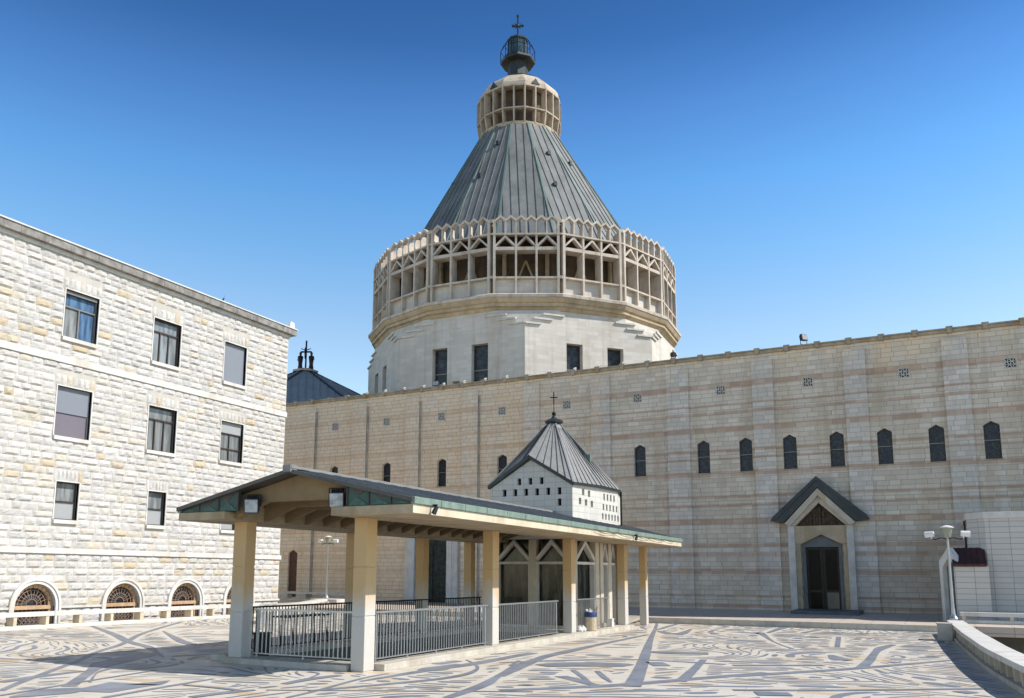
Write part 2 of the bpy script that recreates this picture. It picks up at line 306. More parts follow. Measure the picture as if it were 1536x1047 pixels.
# ---------------------------------------------------------------- mesh helpers
class MB:
    def __init__(s): s.v = []; s.f = []; s.mi = []
    def face(s, pts, mi=0):
        b = len(s.v); s.v += [tuple(p) for p in pts]; s.f.append(tuple(range(b, b + len(pts)))); s.mi.append(mi)
    def hexa(s, P, mi=0):          # P: 8 points, 0-3 bottom ccw, 4-7 top ccw
        b = len(s.v); s.v += [tuple(p) for p in P]
        for q in ((3, 2, 1, 0), (4, 5, 6, 7), (0, 1, 5, 4), (1, 2, 6, 5), (2, 3, 7, 6), (3, 0, 4, 7)):
            s.f.append(tuple(b + i for i in q)); s.mi.append(mi)
    def box(s, x0, x1, y0, y1, z0, z1, mi=0):
        s.hexa([(x0, y0, z0), (x1, y0, z0), (x1, y1, z0), (x0, y1, z0), (x0, y0, z1), (x1, y0, z1), (x1, y1, z1), (x0, y1, z1)], mi)
    def prism(s, poly, a, mi=0):   # poly: list of 3D points, a: extrusion vector
        n = len(poly); b = len(s.v); a = Vector(a)
        s.v += [tuple(p) for p in poly] + [tuple(Vector(p) + a) for p in poly]
        s.f.append(tuple(b + i for i in range(n))); s.f.append(tuple(b + n + i for i in reversed(range(n))))
        for i in range(n):
            j = (i + 1) % n; s.f.append((b + j, b + i, b + n + i, b + n + j))
        s.mi += [mi] * (n + 2)
    def tube(s, pts, r, n=8, mi=0, r1=None):
        pts = [Vector(p) for p in pts]; m = len(pts); b = len(s.v)
        rs = [r + ((r1 if r1 is not None else r) - r) * i / max(1, m - 1) for i in range(m)]
        up = None
        for i, p in enumerate(pts):
            d = (pts[min(i + 1, m - 1)] - pts[max(i - 1, 0)]).normalized()
            if up is None: up = Vector((0, 0, 1)) if abs(d.z) < .9 else Vector((1, 0, 0))
            x = d.cross(up).normalized(); y = x.cross(d).normalized(); up = y
            for k in range(n):
                a = 2 * math.pi * k / n; s.v.append(tuple(p + (x * math.cos(a) + y * math.sin(a)) * rs[i]))
        for i in range(m - 1):
            for k in range(n):
                k2 = (k + 1) % n; s.f.append((b + i * n + k, b + i * n + k2, b + (i + 1) * n + k2, b + (i + 1) * n + k)); s.mi.append(mi)
        s.f.append(tuple(b + k for k in reversed(range(n)))); s.f.append(tuple(b + (m - 1) * n + k for k in range(n))); s.mi += [mi, mi]
    def bar(s, p, q, wd, dp, nrm, mi=0):   # rectangular bar p->q, width wd across, depth dp along -nrm
        p, q, nrm = Vector(p), Vector(q), Vector(nrm).normalized(); d = (q - p).normalized(); a = d.cross(nrm).normalized() * wd / 2; c = -nrm * dp
        s.hexa([p - a, p + a, p + a + c, p - a + c, q - a, q + a, q + a + c, q - a + c], mi)
    def lathe(s, c, prof, n=16, a0=0, mi=0, cap=True):
        b = len(s.v); m = len(prof)
        for r, z in prof:
            for k in range(n):
                a = a0 + 2 * math.pi * k / n; s.v.append((c[0] + r * math.cos(a), c[1] + r * math.sin(a), c[2] + z))
        for i in range(m - 1):
            for k in range(n):
                k2 = (k + 1) % n; s.f.append((b + i * n + k, b + i * n + k2, b + (i + 1) * n + k2, b + (i + 1) * n + k)); s.mi.append(mi)
        if cap:
            s.f.append(tuple(b + k for k in reversed(range(n)))); s.f.append(tuple(b + (m - 1) * n + k for k in range(n))); s.mi += [mi, mi]
    def build(s, name, mat, parent=None, smooth=False, origin=None, fix=True):
        me = D.meshes.new(name)
        o0 = Vector(parent_origin(parent)) if parent else Vector(origin or (0, 0, 0))
        me.from_pydata([tuple(Vector(v) - o0) for v in s.v], [], s.f)
        mats = mat if isinstance(mat, (list, tuple)) else [mat]
        for m_ in mats: me.materials.append(m_)
        if fix:
            bm = bmesh.new(); bm.from_mesh(me); bmesh.ops.recalc_face_normals(bm, faces=bm.faces); bm.to_mesh(me); bm.free()
        for p, i in zip(me.polygons, s.mi): p.material_index = min(i, len(mats) - 1); p.use_smooth = smooth
        uvl = me.uv_layers.new(name="UVMap")
        for p in me.polygons:
            n = p.normal
            if abs(n.z) > .93:
                for li in p.loop_indices:
                    c = me.vertices[me.loops[li].vertex_index].co + o0; uvl.data[li].uv = (c.x, c.y)
            else:
                t = Vector((-n.y, n.x, 0)).normalized()
                for li in p.loop_indices:
                    c = me.vertices[me.loops[li].vertex_index].co + o0; uvl.data[li].uv = (c.dot(t), c.z)
        o = D.objects.new(name, me); col.objects.link(o)
        if parent: o.parent = parent; o['_o'] = tuple(o0)
        else: o.location = o0; o['_o'] = tuple(o0)
        return o

def parent_origin(p): return p['_o']
def thing(name, label, cat, loc=(0, 0, 0), group=None):
    o = D.objects.new(name, None); o.empty_display_size = .3; col.objects.link(o); o.location = loc
    o['_o'] = tuple(loc); o['label'] = label; o['category'] = cat
    if group: o['group'] = group
    return o
def tag(o, label, cat, group=None):
    o['label'] = label; o['category'] = cat
    if group: o['group'] = group
    return o
def struct(o, kind='structure'):
    o['kind'] = kind; return o

class Fr:                       # a wall frame: s along, z up, d outwards
    def __init__(s, O, T, N): s.O = Vector(O); s.T = Vector(T).normalized(); s.N = Vector(N).normalized()
    def p(s, a, z, d=0): return s.O + s.T * a + s.N * d + Vector((0, 0, z))
    def box(s, mb, a0, a1, z0, z1, d0, d1, mi=0):
        mb.hexa([s.p(a0, z0, d1), s.p(a1, z0, d1), s.p(a1, z0, d0), s.p(a0, z0, d0), s.p(a0, z1, d1), s.p(a1, z1, d1), s.p(a1, z1, d0), s.p(a0, z1, d0)], mi)
    def poly(s, mb, pts, d0, d1, mi=0): mb.prism([s.p(a, z, d1) for a, z in pts], s.N * (d0 - d1), mi)

def wall_holes(mb, fr, s0, s1, z0, z1, holes, depth=.2, mi=0, rmi=None, d=0):
    """holes: (a0,a1,z0,z1,kind) kind rect | gable | arch ; the wall sheet, its spandrels and reveals"""
    if rmi is None: rmi = mi
    S = sorted({s0, s1, *[h[0] for h in holes], *[h[1] for h in holes]}); Z = sorted({z0, z1, *[h[2] for h in holes], *[h[3] for h in holes]})
    S = [x for x in S if s0 - 1e-6 <= x <= s1 + 1e-6]; Z = [x for x in Z if z0 - 1e-6 <= x <= z1 + 1e-6]
    for i in range(len(S) - 1):
        for j in range(len(Z) - 1):
            a, b, c, e = S[i], S[i + 1], Z[j], Z[j + 1]; m, n = (a + b) / 2, (c + e) / 2
            if any(h[0] < m < h[1] and h[2] < n < h[3] for h in holes): continue
            mb.face([fr.p(a, c, d), fr.p(b, c, d), fr.p(b, e, d), fr.p(a, e, d)], mi)
    for h in holes:
        a, b, c, e = h[:4]; k = h[4] if len(h) > 4 else 'rect'; mid = (a + b) / 2
        if k == 'rect': out_ = [(a, c), (b, c), (b, e), (a, e)]
        elif k == 'gable':
            g = h[5]; out_ = [(a, c), (b, c), (b, g), (mid, e), (a, g)]
            mb.face([fr.p(a, g, d), fr.p(mid, e, d), fr.p(a, e, d)], mi); mb.face([fr.p(b, g, d), fr.p(b, e, d), fr.p(mid, e, d)], mi)
        else:
            r = (b - a) / 2; zc = e - r; arc = [(mid + r * math.cos(t), zc + r * math.sin(t)) for t in [math.pi * q / 16 for q in range(17)]]
            out_ = [(a, c), (b, c)] + arc
            for q in range(8):
                mb.face([fr.p(*arc[q], d), fr.p(*arc[q + 1], d), fr.p(b, e, d)], mi)
                mb.face([fr.p(*arc[16 - q], d), fr.p(a, e, d), fr.p(*arc[15 - q], d)], mi)
        n = len(out_)
        for q in range(n):
            p0, p1 = out_[q], out_[(q + 1) % n]
            if (p0[0] - p1[0]) ** 2 + (p0[1] - p1[1]) ** 2 < 1e-9: continue
            mb.face([fr.p(*p0, d), fr.p(*p1, d), fr.p(*p1, d - depth), fr.p(*p0, d - depth)], rmi)
    return

# ================================================================ GROUND
def right_wall_x(y):            # inner face of the low curved wall
    pts = [(-15, 6.5), (0, 3.6), (8, 2.15), (12, 1.45), (15, 1.03), (17.3, .81), (18.6, .70), (21, .58), (23, .47), (26.7, .33), (29.3, .22), (40, .2)]
    for (y0, x0), (y1, x1) in zip(pts, pts[1:]):
        if y0 <= y <= y1: return x0 + (x1 - x0) * (y - y0) / (y1 - y0)
    return pts[-1][1]
PIT = (-12.35, -9.15, 12.95, 23.3)
g = MB()
def rect(x0, x1, y0, y1, z=0.0): g.face([(x0, y0, z), (x1, y0, z), (x1, y1, z), (x0, y1, z)])
rect(-24.35, PIT[0], -15, 39.6); rect(PIT[0], PIT[1], -15, PIT[2]); rect(PIT[0], PIT[1], PIT[3], 39.6); rect(PIT[1], 0, -15, 39.6)
rect(-60, -24.35, 28.75, 39.6); rect(-24.4, -24.35, 10, 28.75) if 0 else None
ys = [-15, -8, 0, 4, 8, 10, 12, 14, 15, 16, 17.3, 18.6, 20, 21, 23, 25, 26.7, 28, 29.3, 31.0]
for a, b in zip(ys, ys[1:]): g.face([(0, a, 0), (right_wall_x(a) + .15, a, 0), (right_wall_x(b) + .15, b, 0), (0, b, 0)])
struct(g.build("plaza", M['plaza']))
g = MB(); rect(-900, 900, -900, 900, -4.2); struct(g.build("ground", M['earth']))
g = MB(); rect(.2, 14, -15, 33.0, -2.2); struct(g.build("lower_court", M['kerb']))
# light well floor in front of the left building
g = MB(); rect(-25.3, -24.3, 8, 28.8, -.9); g.face([(-24.35, 8, -.9), (-24.35, 28.8, -.9), (-24.35, 28.8, 0), (-24.35, 8, 0)])
g.face([(-25.3, 28.75, -.9), (-24.35, 28.75, -.9), (-24.35, 28.75, 0), (-25.3, 28.75, 0)])
struct(g.build("light_well", M['kerb']))
# stair pit walls
x0, x1, y0, y1 = PIT
g = MB()
for q in ([(x0, y0), (x0, y1)], [(x0, y1), (x1, y1)], [(x1, y1), (x1, y0)], [(x1, y0), (x0, y0)]):
    (a, b), (c, e) = q; g.face([(a, b, -3.6), (c, e, -3.6), (c, e, .0), (a, b, .0)])
g.face([(x0, y0, -3.6), (x1, y0, -3.6), (x1, y1, -3.6), (x0, y1, -3.6)])
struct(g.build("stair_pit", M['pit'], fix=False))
# pit coping and column plinth
g = MB(); g.box(-9.2, -8.72, 12.75, 26.95, 0, .12); g.box(-12.2, -9.25, 12.33, 12.95, 0, .11); g.box(-12.75, x0, 12.6, 23.4, 0, .12); g.box(x0, x1, y1, 23.6, 0, .12)
struct(g.build("canopy_kerb", M['kerb']))
# walkway, kerb and ramp before the church
g = MB(); g.box(-30, 8, 30.75, 39.55, -.1, .196); struct(g.build("walkway", M['walk']))
g = MB()
for i in range(9):
    a = -9.35 + i * 1.035; g.box(a, a + 1.03, 30.42, 30.748, 0, .204 + (i % 2) * .002)
for i in range(14):
    a = -26 + i * 1.05; g.box(a, a + 1.045, 30.42, 30.748, 0, .204)
struct(g.build("kerb", M['kerb']))
g = MB(); g.hexa([(-11.2, 29.6, .003), (-9.8, 29.6, .003), (-9.8, 30.42, .003), (-11.2, 30.42, .003), (-11.2, 29.6, .01), (-9.8, 29.6, .01), (-9.4, 30.42, .2), (-11.2, 30.42, .2)])
struct(g.build("kerb_ramp", M['kerb']))

# traced inlay bands, laid flat 4 mm over the paving (world metres: x, y, width)
INLAY = [[(-12.02, 7.85, 0.12),(-12.15, 8.0, 0.12),(-12.34, 8.21, 0.12),(-12.59, 8.49, 0.13),(-12.9, 8.86, 0.13),(-13.32, 9.38, 0.14),(-13.84, 10.01, 0.14),(-14.37, 10.66, 0.14),(-14.83, 11.21, 0.14),(-15.19, 11.62, 0.14),(-15.5, 11.95, 0.14),(-15.79, 12.26, 0.14),(-16.09, 12.61, 0.15),(-16.37, 12.97, 0.15),(-16.63, 13.34, 0.16),(-16.93, 13.75, 0.17),(-17.34, 14.26, 0.17),(-17.89, 14.87, 0.17),(-18.54, 15.55, 0.17),(-19.27, 16.32, 0.17),(-20.03, 17.21, 0.17),(-20.93, 18.36, 0.18),(-21.95, 19.7, 0.18),(-22.88, 20.96, 0.19),(-23.53, 21.83, 0.193)], [(-11.6, 8.65, 0.22),(-11.93, 8.98, 0.21),(-12.4, 9.46, 0.2),(-12.89, 9.96, 0.2),(-13.28, 10.37, 0.22),(-13.52, 10.63, 0.29),(-13.69, 10.83, 0.39),(-13.81, 10.99, 0.49),(-13.94, 11.18, 0.56),(-14.07, 11.4, 0.59),(-14.19, 11.62, 0.59),(-14.3, 11.84, 0.58),(-14.41, 12.07, 0.57),(-14.53, 12.32, 0.56),(-14.65, 12.59, 0.53),(-14.76, 12.83, 0.5),(-14.83, 13.0, 0.487)], [(-23.97, 18.53, 0.14),(-23.25, 18.11, 0.16),(-22.2, 17.51, 0.18),(-21.08, 16.86, 0.2),(-20.14, 16.31, 0.22),(-19.44, 15.88, 0.23),(-18.86, 15.5, 0.23),(-18.34, 15.17, 0.23),(-17.85, 14.87, 0.23),(-17.39, 14.63, 0.23),(-16.98, 14.44, 0.23),(-16.6, 14.26, 0.22),(-16.24, 14.08, 0.21),(-15.91, 13.88, 0.19),(-15.6, 13.67, 0.16),(-15.31, 13.47, 0.12),(-15.03, 13.27, 0.1),(-14.73, 13.06, 0.09),(-14.43, 12.85, 0.08),(-14.17, 12.67, 0.07),(-13.99, 12.54, 0.07)], [(-20.17, 18.01, 0.06),(-19.5, 17.53, 0.1),(-18.53, 16.83, 0.16),(-17.52, 16.11, 0.22),(-16.74, 15.57, 0.26),(-16.25, 15.28, 0.28),(-15.92, 15.12, 0.29),(-15.7, 15.04, 0.29),(-15.53, 14.98, 0.296)], [(-10.84, 8.43, 0.67),(-10.88, 8.56, 0.7),(-10.93, 8.74, 0.74),(-10.98, 8.94, 0.79),(-11.02, 9.11, 0.82),(-11.05, 9.25, 0.87),(-11.08, 9.39, 0.93),(-11.09, 9.49, 0.96),(-11.06, 9.56, 0.91),(-10.97, 9.57, 0.75),(-10.83, 9.52, 0.5),(-10.69, 9.47, 0.24),(-10.6, 9.43, 0.071)], [(-11.29, 7.53, 0.1),(-11.29, 7.59, 0.16),(-11.28, 7.68, 0.26),(-11.28, 7.77, 0.36),(-11.28, 7.87, 0.45),(-11.28, 7.97, 0.54),(-11.29, 8.07, 0.65),(-11.29, 8.17, 0.72),(-11.3, 8.27, 0.72),(-11.31, 8.37, 0.62),(-11.32, 8.48, 0.44),(-11.32, 8.57, 0.25),(-11.33, 8.63, 0.126)], [(-10.18, 8.14, 0.12),(-10.21, 8.32, 0.12),(-10.25, 8.58, 0.12),(-10.3, 8.87, 0.12),(-10.34, 9.17, 0.12),(-10.38, 9.5, 0.12),(-10.42, 9.86, 0.11),(-10.45, 10.2, 0.11),(-10.47, 10.43, 0.105)], [(-12.96, 8.45, 0.21),(-12.99, 8.57, 0.22),(-13.03, 8.73, 0.23),(-13.08, 8.92, 0.24),(-13.12, 9.13, 0.24),(-13.15, 9.37, 0.23),(-13.18, 9.66, 0.21),(-13.2, 9.92, 0.18),(-13.21, 10.1, 0.168)], [(-11.57, 7.56, 0.09),(-11.63, 7.84, 0.09),(-11.73, 8.24, 0.09),(-11.83, 8.69, 0.09),(-11.92, 9.13, 0.09),(-12.01, 9.59, 0.09),(-12.1, 10.08, 0.09),(-12.18, 10.52, 0.09),(-12.24, 10.83, 0.088)], [(-9.19, 8.76, 0.16),(-9.18, 8.87, 0.18),(-9.17, 9.02, 0.2),(-9.15, 9.19, 0.21),(-9.12, 9.34, 0.22),(-9.08, 9.47, 0.2),(-9.03, 9.59, 0.16),(-8.98, 9.69, 0.13),(-8.95, 9.76, 0.104)], [(-10.29, 9.65, 0.09),(-10.17, 9.65, 0.09),(-9.99, 9.66, 0.1),(-9.79, 9.66, 0.11),(-9.61, 9.66, 0.12),(-9.45, 9.65, 0.12),(-9.28, 9.63, 0.12),(-9.14, 9.61, 0.11),(-9.04, 9.6, 0.11)], [(-11.77, 9.14, 0.05),(-11.97, 9.31, 0.05),(-12.25, 9.56, 0.04),(-12.55, 9.83, 0.04),(-12.78, 10.05, 0.04),(-12.92, 10.23, 0.06),(-13.02, 10.39, 0.09),(-13.09, 10.53, 0.11),(-13.14, 10.62, 0.133)], [(-15.11, 11.85, 0.31),(-15.05, 11.85, 0.28),(-14.98, 11.86, 0.25),(-14.88, 11.86, 0.21),(-14.78, 11.84, 0.17),(-14.67, 11.79, 0.13),(-14.54, 11.71, 0.09),(-14.41, 11.63, 0.06),(-14.3, 11.54, 0.04),(-14.21, 11.44, 0.04),(-14.12, 11.33, 0.05),(-14.05, 11.22, 0.07),(-14.0, 11.15, 0.083)], [(-8.03, 9.4, 0.09),(-8.05, 9.53, 0.09),(-8.07, 9.72, 0.09),(-8.1, 9.95, 0.09),(-8.15, 10.23, 0.09),(-8.22, 10.58, 0.09),(-8.31, 11.01, 0.09),(-8.39, 11.43, 0.09),(-8.45, 11.77, 0.09),(-8.47, 12.02, 0.09),(-8.47, 12.22, 0.09),(-8.46, 12.37, 0.09),(-8.45, 12.48, 0.085)], [(-8.23, 11.37, 0.08),(-8.22, 11.69, 0.12),(-8.2, 12.15, 0.16),(-8.18, 12.66, 0.21),(-8.15, 13.12, 0.25),(-8.11, 13.51, 0.27),(-8.06, 13.87, 0.29),(-8.01, 14.23, 0.29),(-7.98, 14.6, 0.3),(-7.96, 15.01, 0.29),(-7.96, 15.43, 0.28),(-7.96, 15.84, 0.27),(-7.96, 16.22, 0.26),(-7.96, 16.57, 0.26),(-7.95, 16.9, 0.27),(-7.95, 17.18, 0.27),(-7.95, 17.38, 0.274)], [(-8.22, 10.08, 0.13),(-8.12, 10.31, 0.14),(-7.97, 10.64, 0.15),(-7.81, 11.0, 0.16),(-7.67, 11.32, 0.17),(-7.56, 11.59, 0.18),(-7.46, 11.84, 0.19),(-7.37, 12.08, 0.19),(-7.31, 12.31, 0.19),(-7.27, 12.54, 0.18),(-7.25, 12.76, 0.18),(-7.25, 12.97, 0.17),(-7.27, 13.18, 0.15),(-7.31, 13.39, 0.13),(-7.37, 13.6, 0.11),(-7.44, 13.8, 0.09),(-7.52, 13.99, 0.07),(-7.61, 14.16, 0.06),(-7.7, 14.32, 0.06),(-7.81, 14.47, 0.06),(-7.92, 14.63, 0.06),(-8.06, 14.8, 0.06),(-8.22, 14.99, 0.05),(-8.37, 15.16, 0.04),(-8.47, 15.27, 0.04)], [(-8.28, 13.21, 0.19),(-8.26, 13.24, 0.26),(-8.22, 13.29, 0.36),(-8.18, 13.36, 0.46),(-8.16, 13.44, 0.52),(-8.15, 13.55, 0.51),(-8.16, 13.67, 0.47),(-8.16, 13.81, 0.41),(-8.17, 13.94, 0.35),(-8.18, 14.08, 0.29),(-8.19, 14.23, 0.22),(-8.19, 14.37, 0.15),(-8.2, 14.46, 0.109)], [(-6.12, 10.51, 0.16),(-6.15, 10.78, 0.17),(-6.2, 11.16, 0.2),(-6.26, 11.59, 0.22),(-6.33, 11.99, 0.22),(-6.42, 12.34, 0.21),(-6.52, 12.68, 0.17),(-6.62, 13.02, 0.14),(-6.72, 13.36, 0.13),(-6.81, 13.72, 0.14),(-6.91, 14.09, 0.17),(-7.0, 14.45, 0.2),(-7.07, 14.78, 0.23),(-7.13, 15.09, 0.24),(-7.17, 15.39, 0.25),(-7.21, 15.64, 0.26),(-7.23, 15.82, 0.262)], [(-8.81, 9.84, 0.07),(-8.3, 10.11, 0.07),(-7.56, 10.49, 0.07),(-6.79, 10.89, 0.07),(-6.2, 11.2, 0.07),(-5.84, 11.39, 0.07),(-5.61, 11.51, 0.07),(-5.45, 11.6, 0.07),(-5.34, 11.66, 0.074)], [(-9.05, 10.5, 0.15),(-9.06, 10.64, 0.17),(-9.09, 10.83, 0.2),(-9.1, 11.05, 0.22),(-9.11, 11.24, 0.24),(-9.09, 11.42, 0.23),(-9.06, 11.59, 0.21),(-9.03, 11.74, 0.19),(-9.01, 11.85, 0.177)], [(-9.21, 11.32, 0.04),(-9.26, 11.43, 0.04),(-9.32, 11.59, 0.04),(-9.39, 11.75, 0.05),(-9.47, 11.87, 0.05),(-9.55, 11.93, 0.06),(-9.65, 11.96, 0.08),(-9.73, 11.97, 0.1),(-9.79, 11.98, 0.109)], [(-6.62, 13.13, 0.18),(-6.66, 13.33, 0.18),(-6.73, 13.61, 0.19),(-6.8, 13.96, 0.2),(-6.89, 14.37, 0.21),(-7.0, 14.87, 0.22),(-7.13, 15.47, 0.22),(-7.26, 16.06, 0.23),(-7.35, 16.58, 0.24),(-7.39, 16.96, 0.26),(-7.4, 17.27, 0.27),(-7.4, 17.57, 0.29),(-7.41, 17.95, 0.29),(-7.43, 18.39, 0.28),(-7.45, 18.85, 0.25),(-7.46, 19.41, 0.23),(-7.48, 20.12, 0.2),(-7.49, 21.14, 0.19),(-7.5, 22.4, 0.17),(-7.51, 23.58, 0.15),(-7.52, 24.4, 0.144)], [(-4.26, 12.97, 0.29),(-4.32, 13.2, 0.28),(-4.4, 13.53, 0.27),(-4.5, 13.91, 0.27),(-4.61, 14.33, 0.26),(-4.72, 14.75, 0.25),(-4.84, 15.19, 0.24),(-4.97, 15.69, 0.24),(-5.14, 16.31, 0.23),(-5.35, 17.08, 0.22),(-5.6, 17.98, 0.22),(-5.86, 18.91, 0.21),(-6.11, 19.81, 0.2),(-6.34, 20.63, 0.19),(-6.56, 21.42, 0.17),(-6.78, 22.23, 0.16),(-7.02, 23.11, 0.15),(-7.29, 24.12, 0.14),(-7.58, 25.2, 0.13),(-7.87, 26.29, 0.12),(-8.14, 27.3, 0.11),(-8.41, 28.27, 0.1),(-8.67, 29.22, 0.1),(-8.9, 30.04, 0.09),(-9.06, 30.61, 0.086)], [(-3.78, 14.0, 0.21),(-3.8, 14.18, 0.21),(-3.83, 14.45, 0.2),(-3.87, 14.75, 0.2),(-3.91, 15.04, 0.2),(-3.95, 15.32, 0.19),(-3.99, 15.6, 0.18),(-4.03, 15.9, 0.18),(-4.08, 16.23, 0.17),(-4.14, 16.63, 0.16),(-4.21, 17.09, 0.16),(-4.27, 17.51, 0.15),(-4.31, 17.8, 0.146)], [(-5.83, 11.55, 0.21),(-5.69, 11.7, 0.22),(-5.48, 11.92, 0.23),(-5.26, 12.16, 0.24),(-5.06, 12.38, 0.25),(-4.9, 12.56, 0.26),(-4.75, 12.73, 0.26),(-4.61, 12.9, 0.27),(-4.47, 13.09, 0.27),(-4.34, 13.29, 0.27),(-4.22, 13.49, 0.27),(-4.09, 13.73, 0.27),(-3.91, 14.05, 0.26),(-3.64, 14.52, 0.26),(-3.3, 15.1, 0.26),(-2.99, 15.64, 0.25),(-2.77, 16.02, 0.25)], [(-7.62, 15.11, 0.15),(-7.51, 15.27, 0.16),(-7.36, 15.49, 0.17),(-7.16, 15.75, 0.19),(-6.91, 16.01, 0.19),(-6.61, 16.29, 0.19),(-6.25, 16.61, 0.19),(-5.86, 16.9, 0.18),(-5.46, 17.1, 0.18),(-5.0, 17.17, 0.18),(-4.5, 17.16, 0.19),(-4.04, 17.12, 0.19),(-3.72, 17.09, 0.196)], [(-5.74, 13.66, 0.24),(-5.67, 13.6, 0.24),(-5.56, 13.52, 0.24),(-5.44, 13.43, 0.24),(-5.33, 13.34, 0.24),(-5.23, 13.24, 0.23),(-5.12, 13.13, 0.21),(-5.02, 13.02, 0.2),(-4.93, 12.94, 0.18),(-4.85, 12.88, 0.17),(-4.78, 12.84, 0.16),(-4.72, 12.81, 0.14),(-4.68, 12.79, 0.134)], [(-5.91, 14.63, 0.1),(-5.82, 14.49, 0.1),(-5.7, 14.29, 0.1),(-5.56, 14.06, 0.1),(-5.43, 13.84, 0.1),(-5.3, 13.62, 0.09),(-5.17, 13.39, 0.08),(-5.05, 13.18, 0.07),(-4.97, 13.04, 0.067)], [(-5.48, 14.72, 0.09),(-5.4, 14.57, 0.1),(-5.29, 14.36, 0.1),(-5.17, 14.13, 0.11),(-5.06, 13.92, 0.11),(-4.96, 13.74, 0.1),(-4.86, 13.56, 0.08),(-4.78, 13.42, 0.07),(-4.72, 13.31, 0.056)], [(-7.2, 14.7, 0.076),(-7.48, 15.67, 0.088)], [(-7.14, 15.1, 0.064),(-7.39, 16.13, 0.068)], [(-7.87, 26.46, 0.12),(-7.92, 26.92, 0.14),(-7.99, 27.59, 0.16),(-8.07, 28.32, 0.17),(-8.13, 28.98, 0.18),(-8.18, 29.59, 0.17),(-8.22, 30.21, 0.16),(-8.26, 30.75, 0.14),(-8.28, 31.13, 0.129)], [(-7.63, 26.12, 0.25),(-7.45, 25.8, 0.28),(-7.19, 25.33, 0.33),(-6.93, 24.94, 0.37),(-6.78, 24.87, 0.38),(-6.77, 25.32, 0.33),(-6.86, 26.11, 0.24),(-6.97, 26.94, 0.15),(-7.04, 27.5, 0.092)], [(-6.69, 15.01, 0.47),(-6.63, 15.11, 0.52),(-6.54, 15.26, 0.6),(-6.42, 15.41, 0.67),(-6.28, 15.55, 0.71),(-6.09, 15.67, 0.72),(-5.85, 15.78, 0.7),(-5.62, 15.87, 0.67),(-5.44, 15.94, 0.62),(-5.34, 15.97, 0.52),(-5.29, 15.97, 0.39),(-5.26, 15.97, 0.27),(-5.24, 15.96, 0.183)], [(-5.02, 16.38, 0.734),(-4.73, 16.55, 0.676)], [(-5.77, 18.96, 0.43),(-5.69, 18.97, 0.46),(-5.56, 18.98, 0.52),(-5.42, 18.99, 0.57),(-5.27, 19.02, 0.59),(-5.09, 19.06, 0.57),(-4.88, 19.12, 0.52),(-4.68, 19.18, 0.46),(-4.55, 19.22, 0.424)], [(-5.25, 26.73, 1.03),(-5.19, 26.86, 0.89),(-5.1, 27.07, 0.68),(-4.99, 27.17, 0.47),(-4.84, 26.99, 0.31),(-4.64, 26.38, 0.21),(-4.39, 25.47, 0.14),(-4.13, 24.48, 0.1),(-3.89, 23.65, 0.07),(-3.67, 22.99, 0.06),(-3.45, 22.39, 0.07),(-3.25, 21.9, 0.09),(-3.12, 21.55, 0.106)], [(-1.36, 17.79, 0.23),(-1.35, 18.06, 0.22),(-1.34, 18.45, 0.21),(-1.33, 18.91, 0.21),(-1.32, 19.4, 0.2),(-1.32, 19.95, 0.19),(-1.33, 20.56, 0.18),(-1.33, 21.16, 0.17),(-1.33, 21.69, 0.17),(-1.32, 22.11, 0.19),(-1.31, 22.46, 0.23),(-1.29, 22.78, 0.26),(-1.26, 23.09, 0.27),(-1.21, 23.42, 0.25),(-1.16, 23.75, 0.22),(-1.1, 24.04, 0.18),(-1.06, 24.24, 0.151)], [(-2.24, 22.66, 0.124),(-2.57, 26.57, 0.128)], [(-3.18, 15.18, 0.26),(-2.88, 15.58, 0.26),(-2.46, 16.17, 0.25),(-2.0, 16.8, 0.24),(-1.61, 17.36, 0.24),(-1.32, 17.82, 0.23),(-1.07, 18.23, 0.22),(-0.85, 18.63, 0.21),(-0.62, 19.03, 0.19),(-0.37, 19.46, 0.18),(-0.11, 19.91, 0.17),(0.12, 20.3, 0.15),(0.28, 20.58, 0.143)], [(-2.15, 20.3, 0.11),(-2.09, 20.1, 0.18),(-2.0, 19.81, 0.28),(-1.91, 19.52, 0.38),(-1.83, 19.3, 0.43),(-1.78, 19.19, 0.41),(-1.73, 19.14, 0.35),(-1.69, 19.13, 0.28),(-1.67, 19.11, 0.225)], [(-2.81, 13.36, 0.15),(-2.58, 13.48, 0.15),(-2.24, 13.66, 0.15),(-1.85, 13.88, 0.15),(-1.43, 14.13, 0.15),(-0.93, 14.47, 0.15),(-0.35, 14.87, 0.15),(0.18, 15.26, 0.15),(0.55, 15.52, 0.149)], [(-3.55, 16.97, 0.216),(-2.03, 17.89, 0.217)], [(-4.61, 27.14, 0.12),(-4.62, 28.02, 0.17),(-4.63, 29.32, 0.25),(-4.62, 30.58, 0.33),(-4.56, 31.34, 0.37),(-4.42, 31.38, 0.37),(-4.22, 30.97, 0.34),(-4.02, 30.43, 0.3),(-3.89, 30.08, 0.277)], [(-3.69, 27.73, 0.179),(-3.42, 29.66, 0.19)], [(-2.44, 13.14, 0.407),(-1.98, 13.31, 0.369)], [(0.19, 14.79, 0.269),(0.37, 15.0, 0.245)]]
g = MB()
def band(pts):
    P = [Vector((p[0], p[1], 0)) for p in pts]; W = [p[2] for p in pts]; L = []; R = []
    for i, p in enumerate(P):
        d = (P[min(i + 1, len(P) - 1)] - P[max(i - 1, 0)]).normalized(); n = Vector((-d.y, d.x, 0)); L.append(p + n * W[i] / 2); R.append(p - n * W[i] / 2)
    for i in range(len(P) - 1): cz_ = (R[i] - L[i]).cross(R[i + 1] - L[i]).z * (R[i + 1] - L[i]).cross(L[i + 1] - L[i]).z; (cz_ > 0) and g.face([(*L[i][:2], band.z), (*R[i][:2], band.z), (*R[i + 1][:2], band.z), (*L[i + 1][:2], band.z)])
band.z = .004
